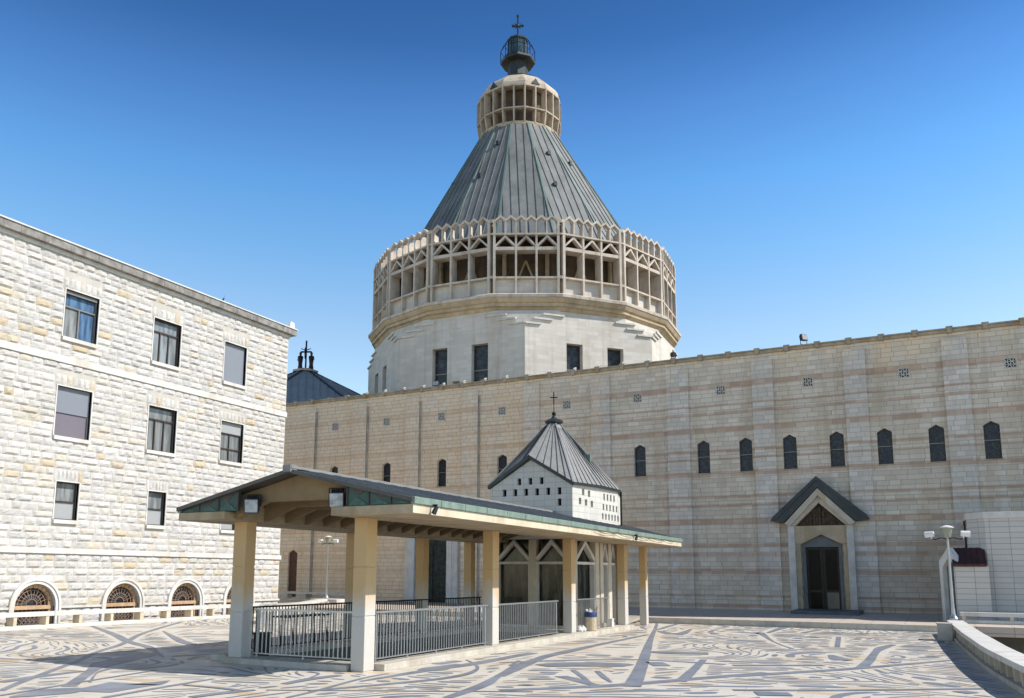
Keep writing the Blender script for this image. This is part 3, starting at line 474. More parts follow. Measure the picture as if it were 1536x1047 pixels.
import math as _m
OCC = {}
CELL = .055
def occ_add(x, y, r, tag_):
    n = int(r / CELL) + 1; ci, cj = int(_m.floor(x / CELL)), int(_m.floor(y / CELL))
    for i in range(ci - n, ci + n + 1):
        for j in range(cj - n, cj + n + 1):
            if ((i + .5) * CELL - x) ** 2 + ((j + .5) * CELL - y) ** 2 <= r * r: OCC.setdefault((i, j), tag_)
def occ_hit(x, y, tag_):
    t = OCC.get((int(_m.floor(x / CELL)), int(_m.floor(y / CELL)))); return t is not None and t != tag_
for bi, b in enumerate(INLAY):
    for (xa, ya, wa), (xb, yb, wb_) in zip(b, b[1:]):
        L_ = _m.hypot(xb - xa, yb - ya); n = max(1, int(L_ / .08))
        for q in range(n + 1): occ_add(xa + (xb - xa) * q / n, ya + (yb - ya) * q / n, max(wa, wb_) / 2 + .07, -1 - bi)
EYES = [(-6.6, 24.0, 1.9, 1), (-3.0, 25.5, 1.6, -1), (-5.2, 19.0, 1.5, 1), (-1.6, 20.5, 1.5, 1), (-2.4, 15.5, 1.3, -1), (-14.2, 11.2, 1.1, 1), (-16.5, 20.5, 1.5, -1), (-20.5, 15.5, 1.4, 1), (-7.6, 29.0, 1.2, 1), (-3.6, 29.0, 1.2, -1), (-6.2, 14.2, 1.0, -1), (-10.5, 9.6, .9, 1)]
def field(x, y):
    v = Vector((x * .20, y * .20, 3.1)); a = .47 + 3.0 * noise.noise(v) + 1.6 * noise.noise(v * 2.7)
    dx, dy = _m.cos(a), _m.sin(a)
    for ex, ey, er, sg in EYES:
        # elongated whorls, long axis 28 degrees off X
        ux, uy = (x - ex) * .883 + (y - ey) * .469, -(x - ex) * .469 + (y - ey) * .883; uy *= 1.7
        d2 = (ux * ux + uy * uy) / (er * er)
        if d2 < 4:
            k = 5 * _m.exp(-d2 * 1.1); l = _m.hypot(ux, uy) + 1e-6; tx, ty = -uy / l, ux / l / 1.7
            wx, wy = tx * .883 - ty * .469, tx * .469 + ty * .883; m_ = _m.hypot(wx, wy)
            if wx * dx + wy * dy < 0: wx, wy = -wx, -wy
            dx += k * wx / m_; dy += k * wy / m_
    l = _m.hypot(dx, dy); return dx / l, dy / l
rs = random.Random(5)
STR = []
def inplaza(x, y):
    if not (-23.9 < x < right_wall_x(y) - .1 and 5 < y < 30.3): return False
    return not (-12.9 < x < -8.6 and 12.2 < y < 27.1)
def dens_at(x, y):
    d = .78 + .04 * (x + 7) + .012 * (y - 18) + 1.3 * noise.noise(Vector((x * .21, y * .24, 9.)))
    return max(.0, min(1., d))
sid = 0
for it in range(26000):
    x = rs.uniform(-23.9, 4); y = 30.3 - 25 * rs.random() ** .9
    if not inplaza(x, y): continue
    de = dens_at(x, y)
    if rs.random() > de * .9 + .04 or occ_hit(x, y, None): continue
    wmax = rs.choice((.05, .07, .09, .12, .17, .26)) * (1.15 if x > -9 else .95); sep = wmax * .5 + rs.choice((.025, .035, .06)); sid += 1
    pts = []; half = []
    lmax = rs.choice((.25, .45, .7, 1.1, 1.8, 2.8))
    for sgn in (1, -1):
        px, py = x, y; pd = None; L_ = []
        tot = 0
        while tot < lmax:
            fx, fy = field(px, py)
            if pd and fx * pd[0] + fy * pd[1] < 0: fx, fy = -fx, -fy
            if pd is None: fx, fy = fx * sgn, fy * sgn
            pd = (fx, fy); px += fx * .09; py += fy * .09; tot += .09
            if not inplaza(px, py) or occ_hit(px, py, sid) or occ_hit(px - fy * wmax * .5, py + fx * wmax * .5, sid) or occ_hit(px + fy * wmax * .5, py - fx * wmax * .5, sid): break
            L_.append((px, py))
        half.append(L_)
    pts = half[1][::-1] + [(x, y)] + half[0]
    if len(pts) < 4: continue
    n = len(pts); blunt = rs.random() < .5; ph = rs.random() * 9; o_ = []
    for q, (px, py) in enumerate(pts):
        t_ = q / (n - 1); tp = min(1, 6 * min(t_, 1 - t_) + (.55 if blunt else .1)); ww = wmax * tp * (.75 + .45 * noise.noise(Vector((px * 1.3, py * 1.3, ph))))
        o_.append((px, py, max(.02, ww))); occ_add(px, py, sep, sid)
    STR.append(o_)
g2 = MB(); gk = g
for k, b in enumerate(STR):
    g = g2; band.z = .0035 + .0000; band(b)
g = gk
struct(g2.build("plaza_inlay_strokes", M['inlay'], fix=False), 'stuff')
if isinstance(INLAY, list):
    for k, b in enumerate(INLAY):
        band.z = .0048 + .0004 * (k % 12); band(b)
    struct(g.build("plaza_inlay", M['inlay'], fix=False))

# ================================================================ LEFT STONE BUILDING
XL = -25.2
FL = Fr((XL, 0, 0), (0, 1, 0), (1, 0, 0))
LS0, LS1, LTOP = 9.0, 28.62, 12.22
bl = thing("stone_building", "three storey building of rough white stone blocks on the left of the plaza", "building", (XL, 20, 0))
WIN = [  # s0,s1,z0,z1,type
    (17.51, 18.80, 9.48, 11.12, 'A'), (21.17, 22.47, 9.48, 11.14, 'B'), (24.76, 26.02, 9.46, 11.12, 'C'),
    (17.49, 18.80, 6.13, 7.80, 'D'), (21.19, 22.50, 6.15, 7.80, 'B'), (24.79, 26.05, 6.20, 7.82, 'E'),
    (17.72, 18.57, 3.40, 4.64, 'F'), (21.41, 22.23, 3.42, 4.65, 'F'), (25.05, 25.9, 3.42, 4.65, 'F'),
    (13.8, 15.1, 9.48, 11.12, 'B'), (13.8, 15.1, 6.15, 7.80, 'B'), (13.95, 14.8, 3.40, 4.64, 'F'),
    (10.2, 11.5, 9.48, 11.12, 'B'), (10.2, 11.5, 6.15, 7.80, 'B')]
ARCH = [(16.62, 18.02), (19.92, 21.32), (22.74, 24.14), (25.52, 26.92), (13.4, 14.8)]
AZT, AZ0 = 1.33, -.85
holes = [(a, b, c, e, 'rect') for a, b, c, e, t in WIN] + [(a, b, AZ0, AZT, 'arch') for a, b in ARCH]
mb = MB(); wall_holes(mb, FL, LS0, LS1, -1.0, LTOP, holes, .26)
FLb = Fr((XL, LS1, 0), (-1, 0, 0), (0, 1, 0)); wall_holes(mb, FLb, 0, 14, -1, LTOP, [], .1)
mb.face([(XL, LS0, LTOP), (XL, LS1, LTOP), (XL - 14, LS1, LTOP), (XL - 14, LS0, LTOP)])
mb.face([(XL, LS0, -1), (XL - 14, LS0, -1), (XL - 14, LS0, LTOP), (XL, LS0, LTOP)])
mb.face([(XL - 14, LS1, -1), (XL - 14, LS0, -1), (XL - 14, LS0, LTOP), (XL - 14, LS1, LTOP)])
mb.build("wall", M['mortar'], bl, fix=False)
STR1, STR2, MOULD = (8.58, 8.81), (2.29, 2.47), (.55, .62)
# rough faced blocks, one island each
mb = MB()
rng = random.Random(11)
def stone(s0, s1, z0, z1, proud=1.0):
    nx = max(4, int((s1 - s0) / .085)); nz = 4; g_ = .005
    a0, a1, b0, b1 = s0 + g_, s1 - g_, z0 + g_, z1 - g_
    if a1 - a0 < .03 or b1 - b0 < .03: return
    seed = rng.random() * 500; px = rng.uniform(.3, .7); pz = rng.uniform(.25, .5); hh = rng.uniform(.012, .062) * proud
    base = len(mb.v)
    for j in range(nz + 1):
        v = j / nz
        for i in range(nx + 1):
            u = i / nx; ed = min(u, 1 - u, ) * (s1 - s0) / .05; ez = min(v, 1 - v) * (z1 - z0) / .05
            e = min(1, ed) * min(1, ez)
            if e <= 0: dd = .004
            else:
                nse = noise.noise(Vector((seed + u * (s1 - s0) * 8, v * 2.2, seed * .37))) + .6 * noise.noise(Vector((seed + u * (s1 - s0) * 19, v * 4.5, seed * .7)))
                vv = (1 - v) if v > pz else v * (1 - pz) / pz
                dd = .012 + hh * (.35 + .9 * vv) * (1 - .25 * abs(u - px)) + nse * .022
            js = rng.uniform(-.008, .008) if 0 < i < nx else 0; jz = rng.uniform(-.008, .008) if 0 < j < nz else 0
            mb.v.append(tuple(FL.p(a0 + (a1 - a0) * u + js, b0 + (b1 - b0) * v + jz, max(.003, dd))))
    for j in range(nz):
        for i in range(nx):
            q = base + j * (nx + 1) + i; mb.f.append((q, q + 1, q + nx + 2, q + nx + 1)); mb.mi.append(0)
def zones():
    for a, b in ((-1.0, MOULD[0]), (MOULD[1], STR2[0]), (STR2[1], STR1[0]), (STR1[1], LTOP)):
        n = max(1, round((b - a) / .236)); h = (b - a) / n
        cs = [a] + [a + (i + rng.uniform(-.10, .10)) * h for i in range(1, n)] + [b]
        for i in range(n): yield cs[i], cs[i + 1]
LINT = [(a - .10, b + .10, e, e + .40) for a, b, c, e, t in WIN]
for z0, z1 in zones():
    ex = []
    for a, b, c, e, t in WIN:
        if z1 > c - .13 + .02 and z0 < e - .02: ex.append((a - (.07 if z0 < c else .0), b + (.07 if z0 < c else .0)))
    for a, b, c, e in LINT:
        if z1 > c + .02 and z0 < e - .02: ex.append((a, b))
    for a, b in ARCH:
        R_ = (b - a) / 2 + .10; zc = AZT - (b - a) / 2; m = (a + b) / 2; zz = max(z0, zc)
        if z0 < zc + R_:
            wd = R_ if z0 < zc else math.sqrt(max(0, R_ * R_ - ((z0 + z1) / 2 - zc) ** 2)); ex.append((m - wd, m + wd))
    ex.sort(); cur = LS0; segs = []
    for a, b in ex:
        if a > cur: segs.append((cur, a))
        cur = max(cur, b)
    if cur < LS1: segs.append((cur, LS1))
    for a, b in segs:
        x = a
        while x < b - 1e-6:
            L = rng.uniform(.30, .66)
            if b - (x + L) < .22: L = b - x
            if L > .9: L = (b - x) / 2
            stone(x, x + L, z0, z1); x += L
for a, b, c, e in LINT:
    n = 7; wv = [(b - a) / n] * n; x = a
    for i in range(n): stone(x, x + wv[i], c + .01, e, .7); x += wv[i]
mb.build("stone_facing", M['rock'], bl, fix=False)
mb = MB()
FL.box(mb, LS0, LS1 + .03, STR1[0], STR1[1], 0, .07); mb.build("string_course", M['smooth'], bl); mb = MB(); FL.box(mb, LS0, LS1 + .03, STR2[0], STR2[1], 0, .08)
mb.build("string_course", M['smooth'], bl)
mb = MB(); cur = LS0
for a, b in sorted(ARCH):
    mb = MB(); FL.box(mb, cur, a - .17, MOULD[0], MOULD[1], 0, .09); cur = b + .17; mb.build("base_moulding", M['smooth'], bl)
mb = MB(); FL.box(mb, cur, LS1, MOULD[0], MOULD[1], 0, .09)
mb.build("base_moulding", M['smooth'], bl)
mb = MB(); FL.box(mb, LS0, LS1 + .04, LTOP, 12.36, -.3, .06); mb.build("frieze", M['smooth'], bl)
mb = MB(); x = LS0
while x < 28.9:
    L = min(.95, 28.9 - x); FL.box(mb, x, x + L - .012, 12.36, 12.62, -.5, .24 + rng.uniform(-.004, .004)); x += L
mb.build("cornice", M['grey_cornice'], bl)
mb = MB(); FL.box(mb, LS0, 28.92, 12.62, 12.665, -14, .28); mb.build("roof", M['smooth'], bl)
def frame_bars(fr, parent, a, b, c, e, bars, mat, d=-.16, t=.035):
    mb = MB(); fr.box(mb, a, a + t, c, e, d, d + .05); fr.box(mb, b - t, b, c, e, d, d + .05); fr.box(mb, a + t, b - t, c, c + t, d, d + .05); fr.box(mb, a + t, b - t, e - t, e, d, d + .05)
    for k, u, v0, v1 in bars:
        if k == 'v': x = a + (b - a) * u; fr.box(mb, x - t / 2, x + t / 2, c + (e - c) * v0, c + (e - c) * v1, d + .002, d + .045)
        else: z = c + (e - c) * u; fr.box(mb, a + t, b - t, z - t / 2, z + t / 2, d + .004, d + .048)
    return mb.build("frame", mat, parent)
def pane(fr, parent, a, b, c, e, mat, d=-.17, name="pane"):
    mb = MB(); fr.box(mb, a, b, c, e, d - .03, d); return mb.build(name, mat, parent)
for i, (a, b, c, e, t) in enumerate(WIN):
    # the dressed reveal lining carries frame, panes, blind and sill
    mb = MB(); FL.box(mb, a - .04, a, c - .01, e + .035, -.1, .035); FL.box(mb, b, b + .04, c - .01, e + .035, -.1, .035); FL.box(mb, a - .002, b + .002, e, e + .035, -.1, .034); FL.box(mb, a - .02, b + .02, c - .13, c - .005, -.25, .09)
    wn_ = mb.build("window", M['smooth'], bl)
    if t == 'A':
        frame_bars(FL, wn_, a, b, c, e, [('h', .66, 0, 1), ('v', .5, 0, .66)], M['frame_al'], t=.05); pane(FL, wn_, a, b, c + (e - c) * .66, e, M['glass_blue']); pane(FL, wn_, (a + b) / 2, b, c, c + (e - c) * .66, M['glass_blue']); pane(FL, wn_, a, (a + b) / 2, c, c + (e - c) * .66, M['glass'])
        FLs = FL; mbb = MB(); FL.box(mbb, a + .03, b - .03, e - .13, e - .02, -.13, -.05); mbb.build("blind_box", M['frame_al'], wn_)
    elif t == 'B':
        frame_bars(FL, wn_, a, b, c, e, [('h', .72, 0, 1), ('v', .34, 0, .72), ('v', .66, 0, .72)], M['frame_br'], t=.045); pane(FL, wn_, a, b, c, e, M['glass'])
    elif t == 'C':
        pane(FL, wn_, a, b, c, e, M['shutter'], -.10, "roller_blind")
    elif t == 'D':
        pane(FL, wn_, a, b, c + (e - c) * .48, e, M['shutter'], -.10, "roller_blind"); pane(FL, wn_, a, b, c, c + (e - c) * .48, M['shutter_dk'], -.14)
    elif t == 'E':
        pane(FL, wn_, a, b, c + (e - c) * .72, e, M['shutter_lt'], -.10, "roller_blind"); frame_bars(FL, wn_, a, b, c, c + (e - c) * .72, [('v', .5, 0, 1), ('h', .45, 0, 1)], M['frame_br'], t=.035); pane(FL, wn_, a, b, c, c + (e - c) * .72, M['glass'])
    else:
        frame_bars(FL, wn_, a, b, c, e, [('h', .47, 0, 1)], M['frame_br'], t=.035); pane(FL, wn_, a, b, c + (e - c) * .5, e, M['glass']); pane(FL, wn_, a + .03, b - .03, c + .03, c + (e - c) * .45, M['shutter_lt'], -.15, "lower_blind")
# arched basement windows
for a, b in ARCH:
    m, r = (a + b) / 2, (b - a) / 2; zc = AZT - r
    def ring(mb, r0, r1, d0, d1, n=20, t0=0, t1=math.pi, gap=0):
        for q in range(n):
            u0, u1 = t0 + (t1 - t0) * q / n + gap, t0 + (t1 - t0) * (q + 1) / n - gap
            pts = [(m + r0 * math.cos(u0), zc + r0 * math.sin(u0)), (m + r1 * math.cos(u0), zc + r1 * math.sin(u0)), (m + r1 * math.cos(u1), zc + r1 * math.sin(u1)), (m + r0 * math.cos(u1), zc + r0 * math.sin(u1))]
            FL.poly(mb, pts, d0, d1)
    mb = MB(); ring(mb, r, r + .10, -.05, .075); ring(mb, r + .10, r + .18, -.05, .11)
    FL.box(mb, a - .10, a, AZ0, zc, -.05, .075); FL.box(mb, b, b + .10, AZ0, zc, -.05, .075); FL.box(mb, a - .18, a - .1, AZ0, zc, -.05, .11); FL.box(mb, b + .1, b + .18, AZ0, zc, -.05, .11)
    aw = mb.build("arched_window", M['smooth'], bl)
    mb = MB(); ring(mb, r - .13, r - .01, -.2, -.10, 12, gap=.012); FL.box(mb, a + .01, a + .11, AZ0, zc, -.2, -.11); FL.box(mb, b - .11, b - .01, AZ0, zc, -.2, -.11); FL.box(mb, a + .01, b - .01, zc - .10, zc + .02, -.2, -.085)
    mb.build("frame", M['ochre'], aw)
    mb = MB(); FL.box(mb, a, b, AZ0, AZT, -.3, -.27); mb.build("pane", M['lattice'], aw)
    mb = MB()
    for k in range(-9, 10):   # iron grille: diagonals below, fan above
        for sgn in (1, -1):
            p0 = (m + k * .14, AZ0); 
            x0_, z0_ = p0; L = 1.15
            pts = []
            for q in (0, 1):
                x_ = x0_ + sgn * q * L; z_ = AZ0 + q * L
                pts.append((x_, z_))
            (xa, za), (xb, zb) = pts
            lo, hi = a + .1, b - .1
            # clip in x
            t0_, t1_ = 0., 1.
            for bound, s_ in ((lo, 1), (hi, -1)):
                fa, fb = (xa - bound) * s_, (xb - bound) * s_
                if fa < 0 and fb < 0: t0_ = 2
                elif fa < 0: t0_ = max(t0_, fa / (fa - fb))
                elif fb < 0: t1_ = min(t1_, fa / (fa - fb))
            if t0_ < t1_:
                A_, B_ = (xa + (xb - xa) * t0_, za + (zb - za) * t0_), (xa + (xb - xa) * t1_, za + (zb - za) * t1_)
                mb.bar(FL.p(*A_, -.13), FL.p(*B_, -.13), .02, .016, FL.N)
    for rr in (.18, .33, .47):
        pp = [FL.p(m + rr * math.cos(t), zc + .03 + rr * math.sin(t), -.135) for t in [math.pi * q / 14 for q in range(15)]]
        for q in range(14): mb.bar(pp[q], pp[q + 1], .02, .014, FL.N)
    for q in range(1, 12):
        t = math.pi * q / 12; mb.bar(FL.p(m + .18 * math.cos(t), zc + .03 + .18 * math.sin(t), -.14), FL.p(m + (r - .13) * math.cos(t + .12), zc + (r - .13) * math.sin(t + .12), -.14), .017, .012, FL.N)
    for q in range(9): mb.bar(FL.p(a + .12 + q * (b - a - .24) / 8, AZ0, -.145), FL.p(a + .12 + q * (b - a - .24) / 8, zc - .08, -.145), .018, .012, FL.N)
    mb.build("iron_grille", M['grille'], aw)
# small box on the cornice corner and a bird
mb = MB(); mb.box(-25.16, -25.02, 28.5, 28.78, 12.665, 12.93); mb.box(-25.14, -25.04, 28.55, 28.73, 12.93, 12.97)
tag(mb.build("roof_box", M['lamp_white']), "small white equipment box on the corner of the left building's roof", "equipment box")
bm_ = MB(); bm_.lathe((0, 0, 0), [(.005, -.16), (.03, -.10), (.055, -.02), (.05, .05), (.035, .09), (.04, .115), (.028, .145), (.004, .16)], 8)
bv = [(-24.98 + x * .6, 24.35 + y * .7 + (z * .25), 12.755 + z * .5) for x, y, z in bm_.v]; b2 = MB(); b2.v = bv; b2.f = bm_.f; b2.mi = bm_.mi
b2.tube([(-24.98, 24.34, 12.665), (-24.98, 24.34, 12.72)], .008, 5); b2.tube([(-24.98, 24.39, 12.91), (-24.98, 24.44, 12.90)], .01, 5, r1=.002)
tag(b2.build("bird", M['bird'], smooth=True), "small dark bird perched on the roof edge of the left building", "bird")

# low balustrade along the left building
def balustrade(name, label, fr, s0, s1, posts, top=.50, z0=0.0, depth=.42, group=None, mat=None, pw=.11, back=False):
    mat = mat or M['white']; o = thing(name, label, "balustrade", tuple(fr.p((s0 + s1) / 2, z0)), group)
    n = max(1, round((s1 - s0) / 2.4)); h = (s1 - s0) / n
    mb = MB()
    for i in range(n): fr.box(mb, s0 + i * h, s0 + (i + 1) * h - .008, z0 + top - .13, z0 + top, -depth, .0)
    mb.build("top_rail", mat, o)
    mb = MB(); fr.box(mb, s0, s1, z0, z0 + .11, -depth, .015); mb.build("plinth", mat, o)
    for p in posts:
        mb = MB(); fr.box(mb, p - pw / 2, p + pw / 2, z0 + .11, z0 + top - .13, -depth + .02, -.02); mb.build("post", M['postw'], o)
    return o
balustrade("balustrade", "long low white stone balustrade before the arched windows of the left building", Fr((-24.08, 0, 0), (0, 1, 0), (1, 0, 0)), 10.5, 26.3,
           [11.9, 13.0, 14.1, 14.95, 16.01, 17.05, 18.2, 19.37, 20.55, 21.68, 22.8, 23.85, 24.95, 26.1], .50, depth=.36)

# ================================================================ CHURCH WALL
YW = 39.5
FC = Fr((0, YW, 0), (1, 0, 0), (0, -1, 0))
ch = thing("church", "long banded pale stone church wall with pilasters and slit windows behind the plaza", "church", (-14, YW, 0))
NW = [-30.91, -27.2, -23.55, -19.85, -16.1, -12.35, -9.27, -7.34, -5.42, -3.46, -1.56, .40, 2.38, 4.33]
VT = [-30.91, -27.25, -23.6, -19.85, -16.15, -12.41, -8.37, -4.51, -.65, 3.24]
WW = .29
CX0, CX1 = -60, 9
holes = [(x - WW, x + WW, 6.44, 8.0, 'gable', 7.83) for x in NW] + [(x - .23, x + .23, 10.1, 10.54, 'rect') for x in VT]
holes += [(-34.1, -33.42, .2, 3.1, 'gable', 2.9), (-25.05, -23.0, .2, 3.6, 'rect'), (-5.1, -3.5, .2, 3.5, 'gable', 3.1)]
mb = MB(); wall_holes(mb, FC, CX0, CX1, 0, 11.85, holes, .22)
mb.face([(CX0, YW + .7, 11.85), (CX1, YW + .7, 11.85), (CX1, YW + .7, 8), (CX0, YW + .7, 8)])
for x in (CX0, CX1): mb.face([(x, YW, 0), (x, YW + 3, 0), (x, YW + 3, 11.85), (x, YW, 11.85)])
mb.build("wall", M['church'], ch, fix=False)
PIL = [(-32.9, -32.35), (-29.59, -28.59), (-25.88, -24.99), (-22.21, -21.26), (-18.52, -17.64), (-14.79, -13.80), (-10.93, -9.87), (-6.93, -6.0), (-3.02, -2.12), (.82, 1.75), (4.7, 5.65)]
for a, b in PIL:
    mb = MB(); lo = .2
    if a == -25.88: lo = 3.9
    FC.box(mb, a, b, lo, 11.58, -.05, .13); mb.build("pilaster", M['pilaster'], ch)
for x in (-32.3, -28.55, -24.96, -21.22): mb = MB(); FC.box(mb, x, x + .055, 4.0 if x == -24.96 else .3, 11.3, 0, .09); mb.build("downpipe", M['edge_strip'], ch)  # plain upright strips beside four pilasters; not known to be pipes
mb = MB(); FC.box(mb, CX0, CX1, 11.85, 11.98, -.75, .10); FC.box(mb, CX0, CX1, 11.98, 12.04, -.78, .16); mb.build("coping", M['coping'], ch)
mb = MB(); x = -2.74
xs = [x + k * 1.3 for k in range(-40, 9)]
for x in xs:
    if -45 < x < 6: mb = MB(); FC.box(mb, x - .13, x + .13, 12.035, 12.105, -.3, .175); FC.box(mb, x - .09, x + .09, 11.82, 12.036, -.01, .163); mb.build("merlon", M['coping'], ch)
mb = MB(); mb.box(CX0, CX1, YW + .7, YW + 3.2, 11.0, 11.2); mb.build("roof", M['slate'], ch)
for x in NW:
    if x > 5.2: continue
    mb = MB(); FC.box(mb, x - WW - .03, x + WW + .03, 6.40, 6.438, -.1, .03)
    wn_ = mb.build("window", M['coping'], ch); mb = MB(); FC.box(mb, x - WW, x + WW, 7.20, 7.235, -.2, -.13); mb.build("glazing_bar", M['frame_al'], wn_); pane(FC, wn_, x - WW, x + WW, 6.44, 8.0, M['stained'], -.2)
for x in VT:
    mb = MB(); FC.box(mb, x - .23, x + .23, 10.1, 10.54, -.12, -.10, 1)
    t = .012
    # pierced screen of small triangles: border plus a grid of wedges
    FC.box(mb, x - .23, x - .19, 10.1, 10.54, -.1, .012); FC.box(mb, x + .19, x + .23, 10.1, 10.54, -.1, .012); FC.box(mb, x - .19, x + .19, 10.1, 10.14, -.1, .012); FC.box(mb, x - .19, x + .19, 10.5, 10.54, -.1, .012)
    for r_ in range(3):
        z0_ = 10.14 + r_ * .12; FC.box(mb, x - .19, x + .19, z0_ - .012, z0_ + .012, -.09, .008) if r_ else None
        for c_ in range(4):
            a_ = x - .19 + c_ * .095
            up = (r_ + c_) % 2
            if up: tri = [(a_, z0_ + .012), (a_, z0_ + .108), (a_ + .045, z0_ + .108)]; tr2 = [(a_ + .095, z0_ + .012), (a_ + .095, z0_ + .108), (a_ + .05, z0_ + .108)]
            else: tri = [(a_, z0_ + .012), (a_, z0_ + .108), (a_ + .045, z0_ + .012)]; tr2 = [(a_ + .095, z0_ + .012), (a_ + .095, z0_ + .108), (a_ + .05, z0_ + .012)]
            FC.poly(mb, tri, -.09, .004); FC.poly(mb, tr2, -.09, .004)
    mb.build("vent_screen", [M['vent'], M['black']], ch)
# narrow brown door on the far left
mb = MB(); FC.poly(mb, [(-34.1, .2), (-33.42, .2), (-33.42, 2.9), (-33.76, 3.1), (-34.1, 2.9)], -.2, -.12)
for k in range(18): FC.box(mb, -34.06, -33.46, .35 + k * .14, .44 + k * .14, -.13, -.10)
o = mb.build("door", M['wood'], ch); o['label'] = "narrow brown louvred door"
# tall double doorway with rough jambs, seen through the canopy
mb = MB(); FC.box(mb, -25.05, -23.0, .2, 3.6, -.22, -.15)
for k in range(2):
    for j in range(4): FC.box(mb, -24.95 + k * 1.0, -24.1 + k * 1.0, .3 + j * .75, .95 + j * .75, -.15, -.10)
o = mb.build("door", M['bigdoor'], ch); o['label'] = "tall dark bronze double door"
mb = MB()
for s_, a in ((1, -25.05), (-1, -23.0)):
    FC.box(mb, min(a, a - s_ * .30), max(a, a - s_ * .30), .2, 3.9, -.02, .30, 1)
    for k in range(22):
        z = .2 + k * .16; wd = .08 + .05 * rng.random(); FC.box(mb, min(a, a + s_ * wd), max(a, a + s_ * wd), z, z + .158, -.1, .16, 0)
    FC.box(mb, min(a - s_ * .3, a - s_ * .62), max(a - s_ * .3, a - s_ * .62), .2, 4.0, -.02, .24, 1)
FC.box(mb, -25.67, -22.38, 3.9, 4.3, -.02, .32, 1)
mb.build("door_surround", [M['bumpy_grey'], M['white']], ch)
# stains bench strip at wall foot
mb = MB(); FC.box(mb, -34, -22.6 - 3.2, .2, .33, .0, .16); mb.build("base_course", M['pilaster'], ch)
# gabled portal on the right
pt = MB(); DP = .62
def ps(x, z): return (x, z)
FC.poly(pt, [(-5.62, .2), (-5.34, .2), (-5.34, 3.87), (-5.62, 3.88)], -.02, DP - .16)
portal = pt.build("portal", M['jamb'], ch); pt = MB()
FC.poly(pt, [(-3.24, .2), (-2.97, .2), (-2.97, 3.88), (-3.24, 3.87)], -.02, DP - .16)
pt.build("portal_jamb", M['jamb'], portal)
pt = MB()
FC.poly(pt, [(-5.34, 3.1), (-5.1, 3.1), (-4.29, 3.5), (-3.5, 3.1), (-3.24, 3.1), (-3.24, 3.88), (-5.34, 3.88)], -.02, .24)
for s_, a in ((1, -5.34), (-1, -3.24)):
    for k in range(19):
        z = .2 + k * .152; wd = .17 + .05 * rng.random(); FC.box(pt, min(a, a + s_ * wd), max(a, a + s_ * wd), z, z + .152, -.02, .20 + .03 * rng.random())
pt.build("rough_jamb", M['conc_warm'], portal)
pt = MB()
FC.poly(pt, [(-5.72, 3.98), (-5.50, 3.86), (-4.3, 5.17), (-3.08, 3.86), (-2.86, 3.98), (-4.3, 5.48)], .0, DP - .02)
FC.poly(pt, [(-5.60, 3.885), (-5.30, 3.885), (-4.3, 4.86), (-3.26, 3.885), (-2.98, 3.885), (-2.98, 4.0), (-4.3, 5.46), (-5.60, 4.0)], .0, .44)
pt.build("bargeboard", M['cream'], portal)
pt = MB()
FC.poly(pt, [(-6.26, 4.10), (-5.74, 4.03), (-4.3, 5.52), (-2.86, 4.03), (-2.34, 4.10), (-2.50, 4.27), (-4.32, 5.94), (-6.08, 4.27)], -.05, DP)
FC.poly(pt, [(-6.30, 4.07), (-6.0, 4.20), (-4.32, 5.83), (-2.58, 4.20), (-2.28, 4.07), (-2.40, 4.29), (-4.32, 6.0), (-6.18, 4.29)], DP - .1, DP + .05)
pt.build("portal_roof", M['dark_metal'], portal)
pt = MB(); FC.poly(pt, [(-5.32, 3.89), (-3.24, 3.89), (-4.3, 4.90)], .0, .10)
for k in range(26):
    u = rng.uniform(-.85, .85); zmx = 3.95 + (.88 - abs(u)) * .9; hgt = rng.uniform(.12, .3); z = 3.93
    FC.box(pt, -4.3 + u - .03, -4.3 + u + .03, z, min(zmx, z + hgt + .3), .10, .13 + .05 * rng.random())
FC.box(pt, -4.34, -4.26, 3.9, 4.75, .1, .22)
pt.build("relief", M['bronze_relief'], portal)
pt = MB()
for k, ch_w in enumerate([3, 1, 2, 2, 1, 3, 2, 1, 2, 3, 1, 2]):   # worn carved inscription strokes
    x = -4.95 + k * .115
    FC.box(pt, x, x + .012, 3.60, 3.72, .2405, .2445); 
    if ch_w > 1: FC.box(pt, x + .04, x + .05, 3.60, 3.72, .2405, .2445)
    if ch_w > 2: FC.box(pt, x + .013, x + .039, 3.65, 3.66, .2405, .2445)
pt.build("inscription", M['coping'], portal)
pt = MB()
FC.poly(pt, [(-5.1, 3.1), (-4.29, 3.5), (-3.5, 3.1), (-3.5, 2.97), (-5.1, 2.97)], -.2, .05)
FC.box(pt, -5.1, -4.97, .2, 2.97, -.2, .06); FC.box(pt, -3.63, -3.5, .2, 2.97, -.2, .06)
pt.build("door_frame", M['trim_grey'], portal)
pt = MB(); FC.box(pt, -4.97, -3.63, .24, 2.97, -.2, -.14)
for a, b in ((-4.97, -4.31), (-4.29, -3.63)):
    FC.box(pt, a, a + .09, .24, 2.97, -.139, -.09); FC.box(pt, b - .09, b, .24, 2.97, -.139, -.09); FC.box(pt, a + .09, b - .09, .24, .33, -.139, -.09); FC.box(pt, a + .09, b - .09, 2.86, 2.97, -.139, -.09); FC.box(pt, a + .09, b - .09, 1.02, 1.12, -.139, -.09)
dr = pt.build("door", M['door_dark'], ch); dr['label'] = "dark glazed double door under the gabled portal"
for a, b in ((-4.97, -4.31), (-4.29, -3.63)): pane(FC, dr, a + .09, b - .09, 1.12, 2.86, M['glass_dark'], -.105)
pane(FC, dr, -4.88, -4.40, .33, 1.02, M['glass_dark'], -.105); pane(FC, dr, -4.20, -3.72, .33, 1.02, M['plate'], -.105, "kick_plate")
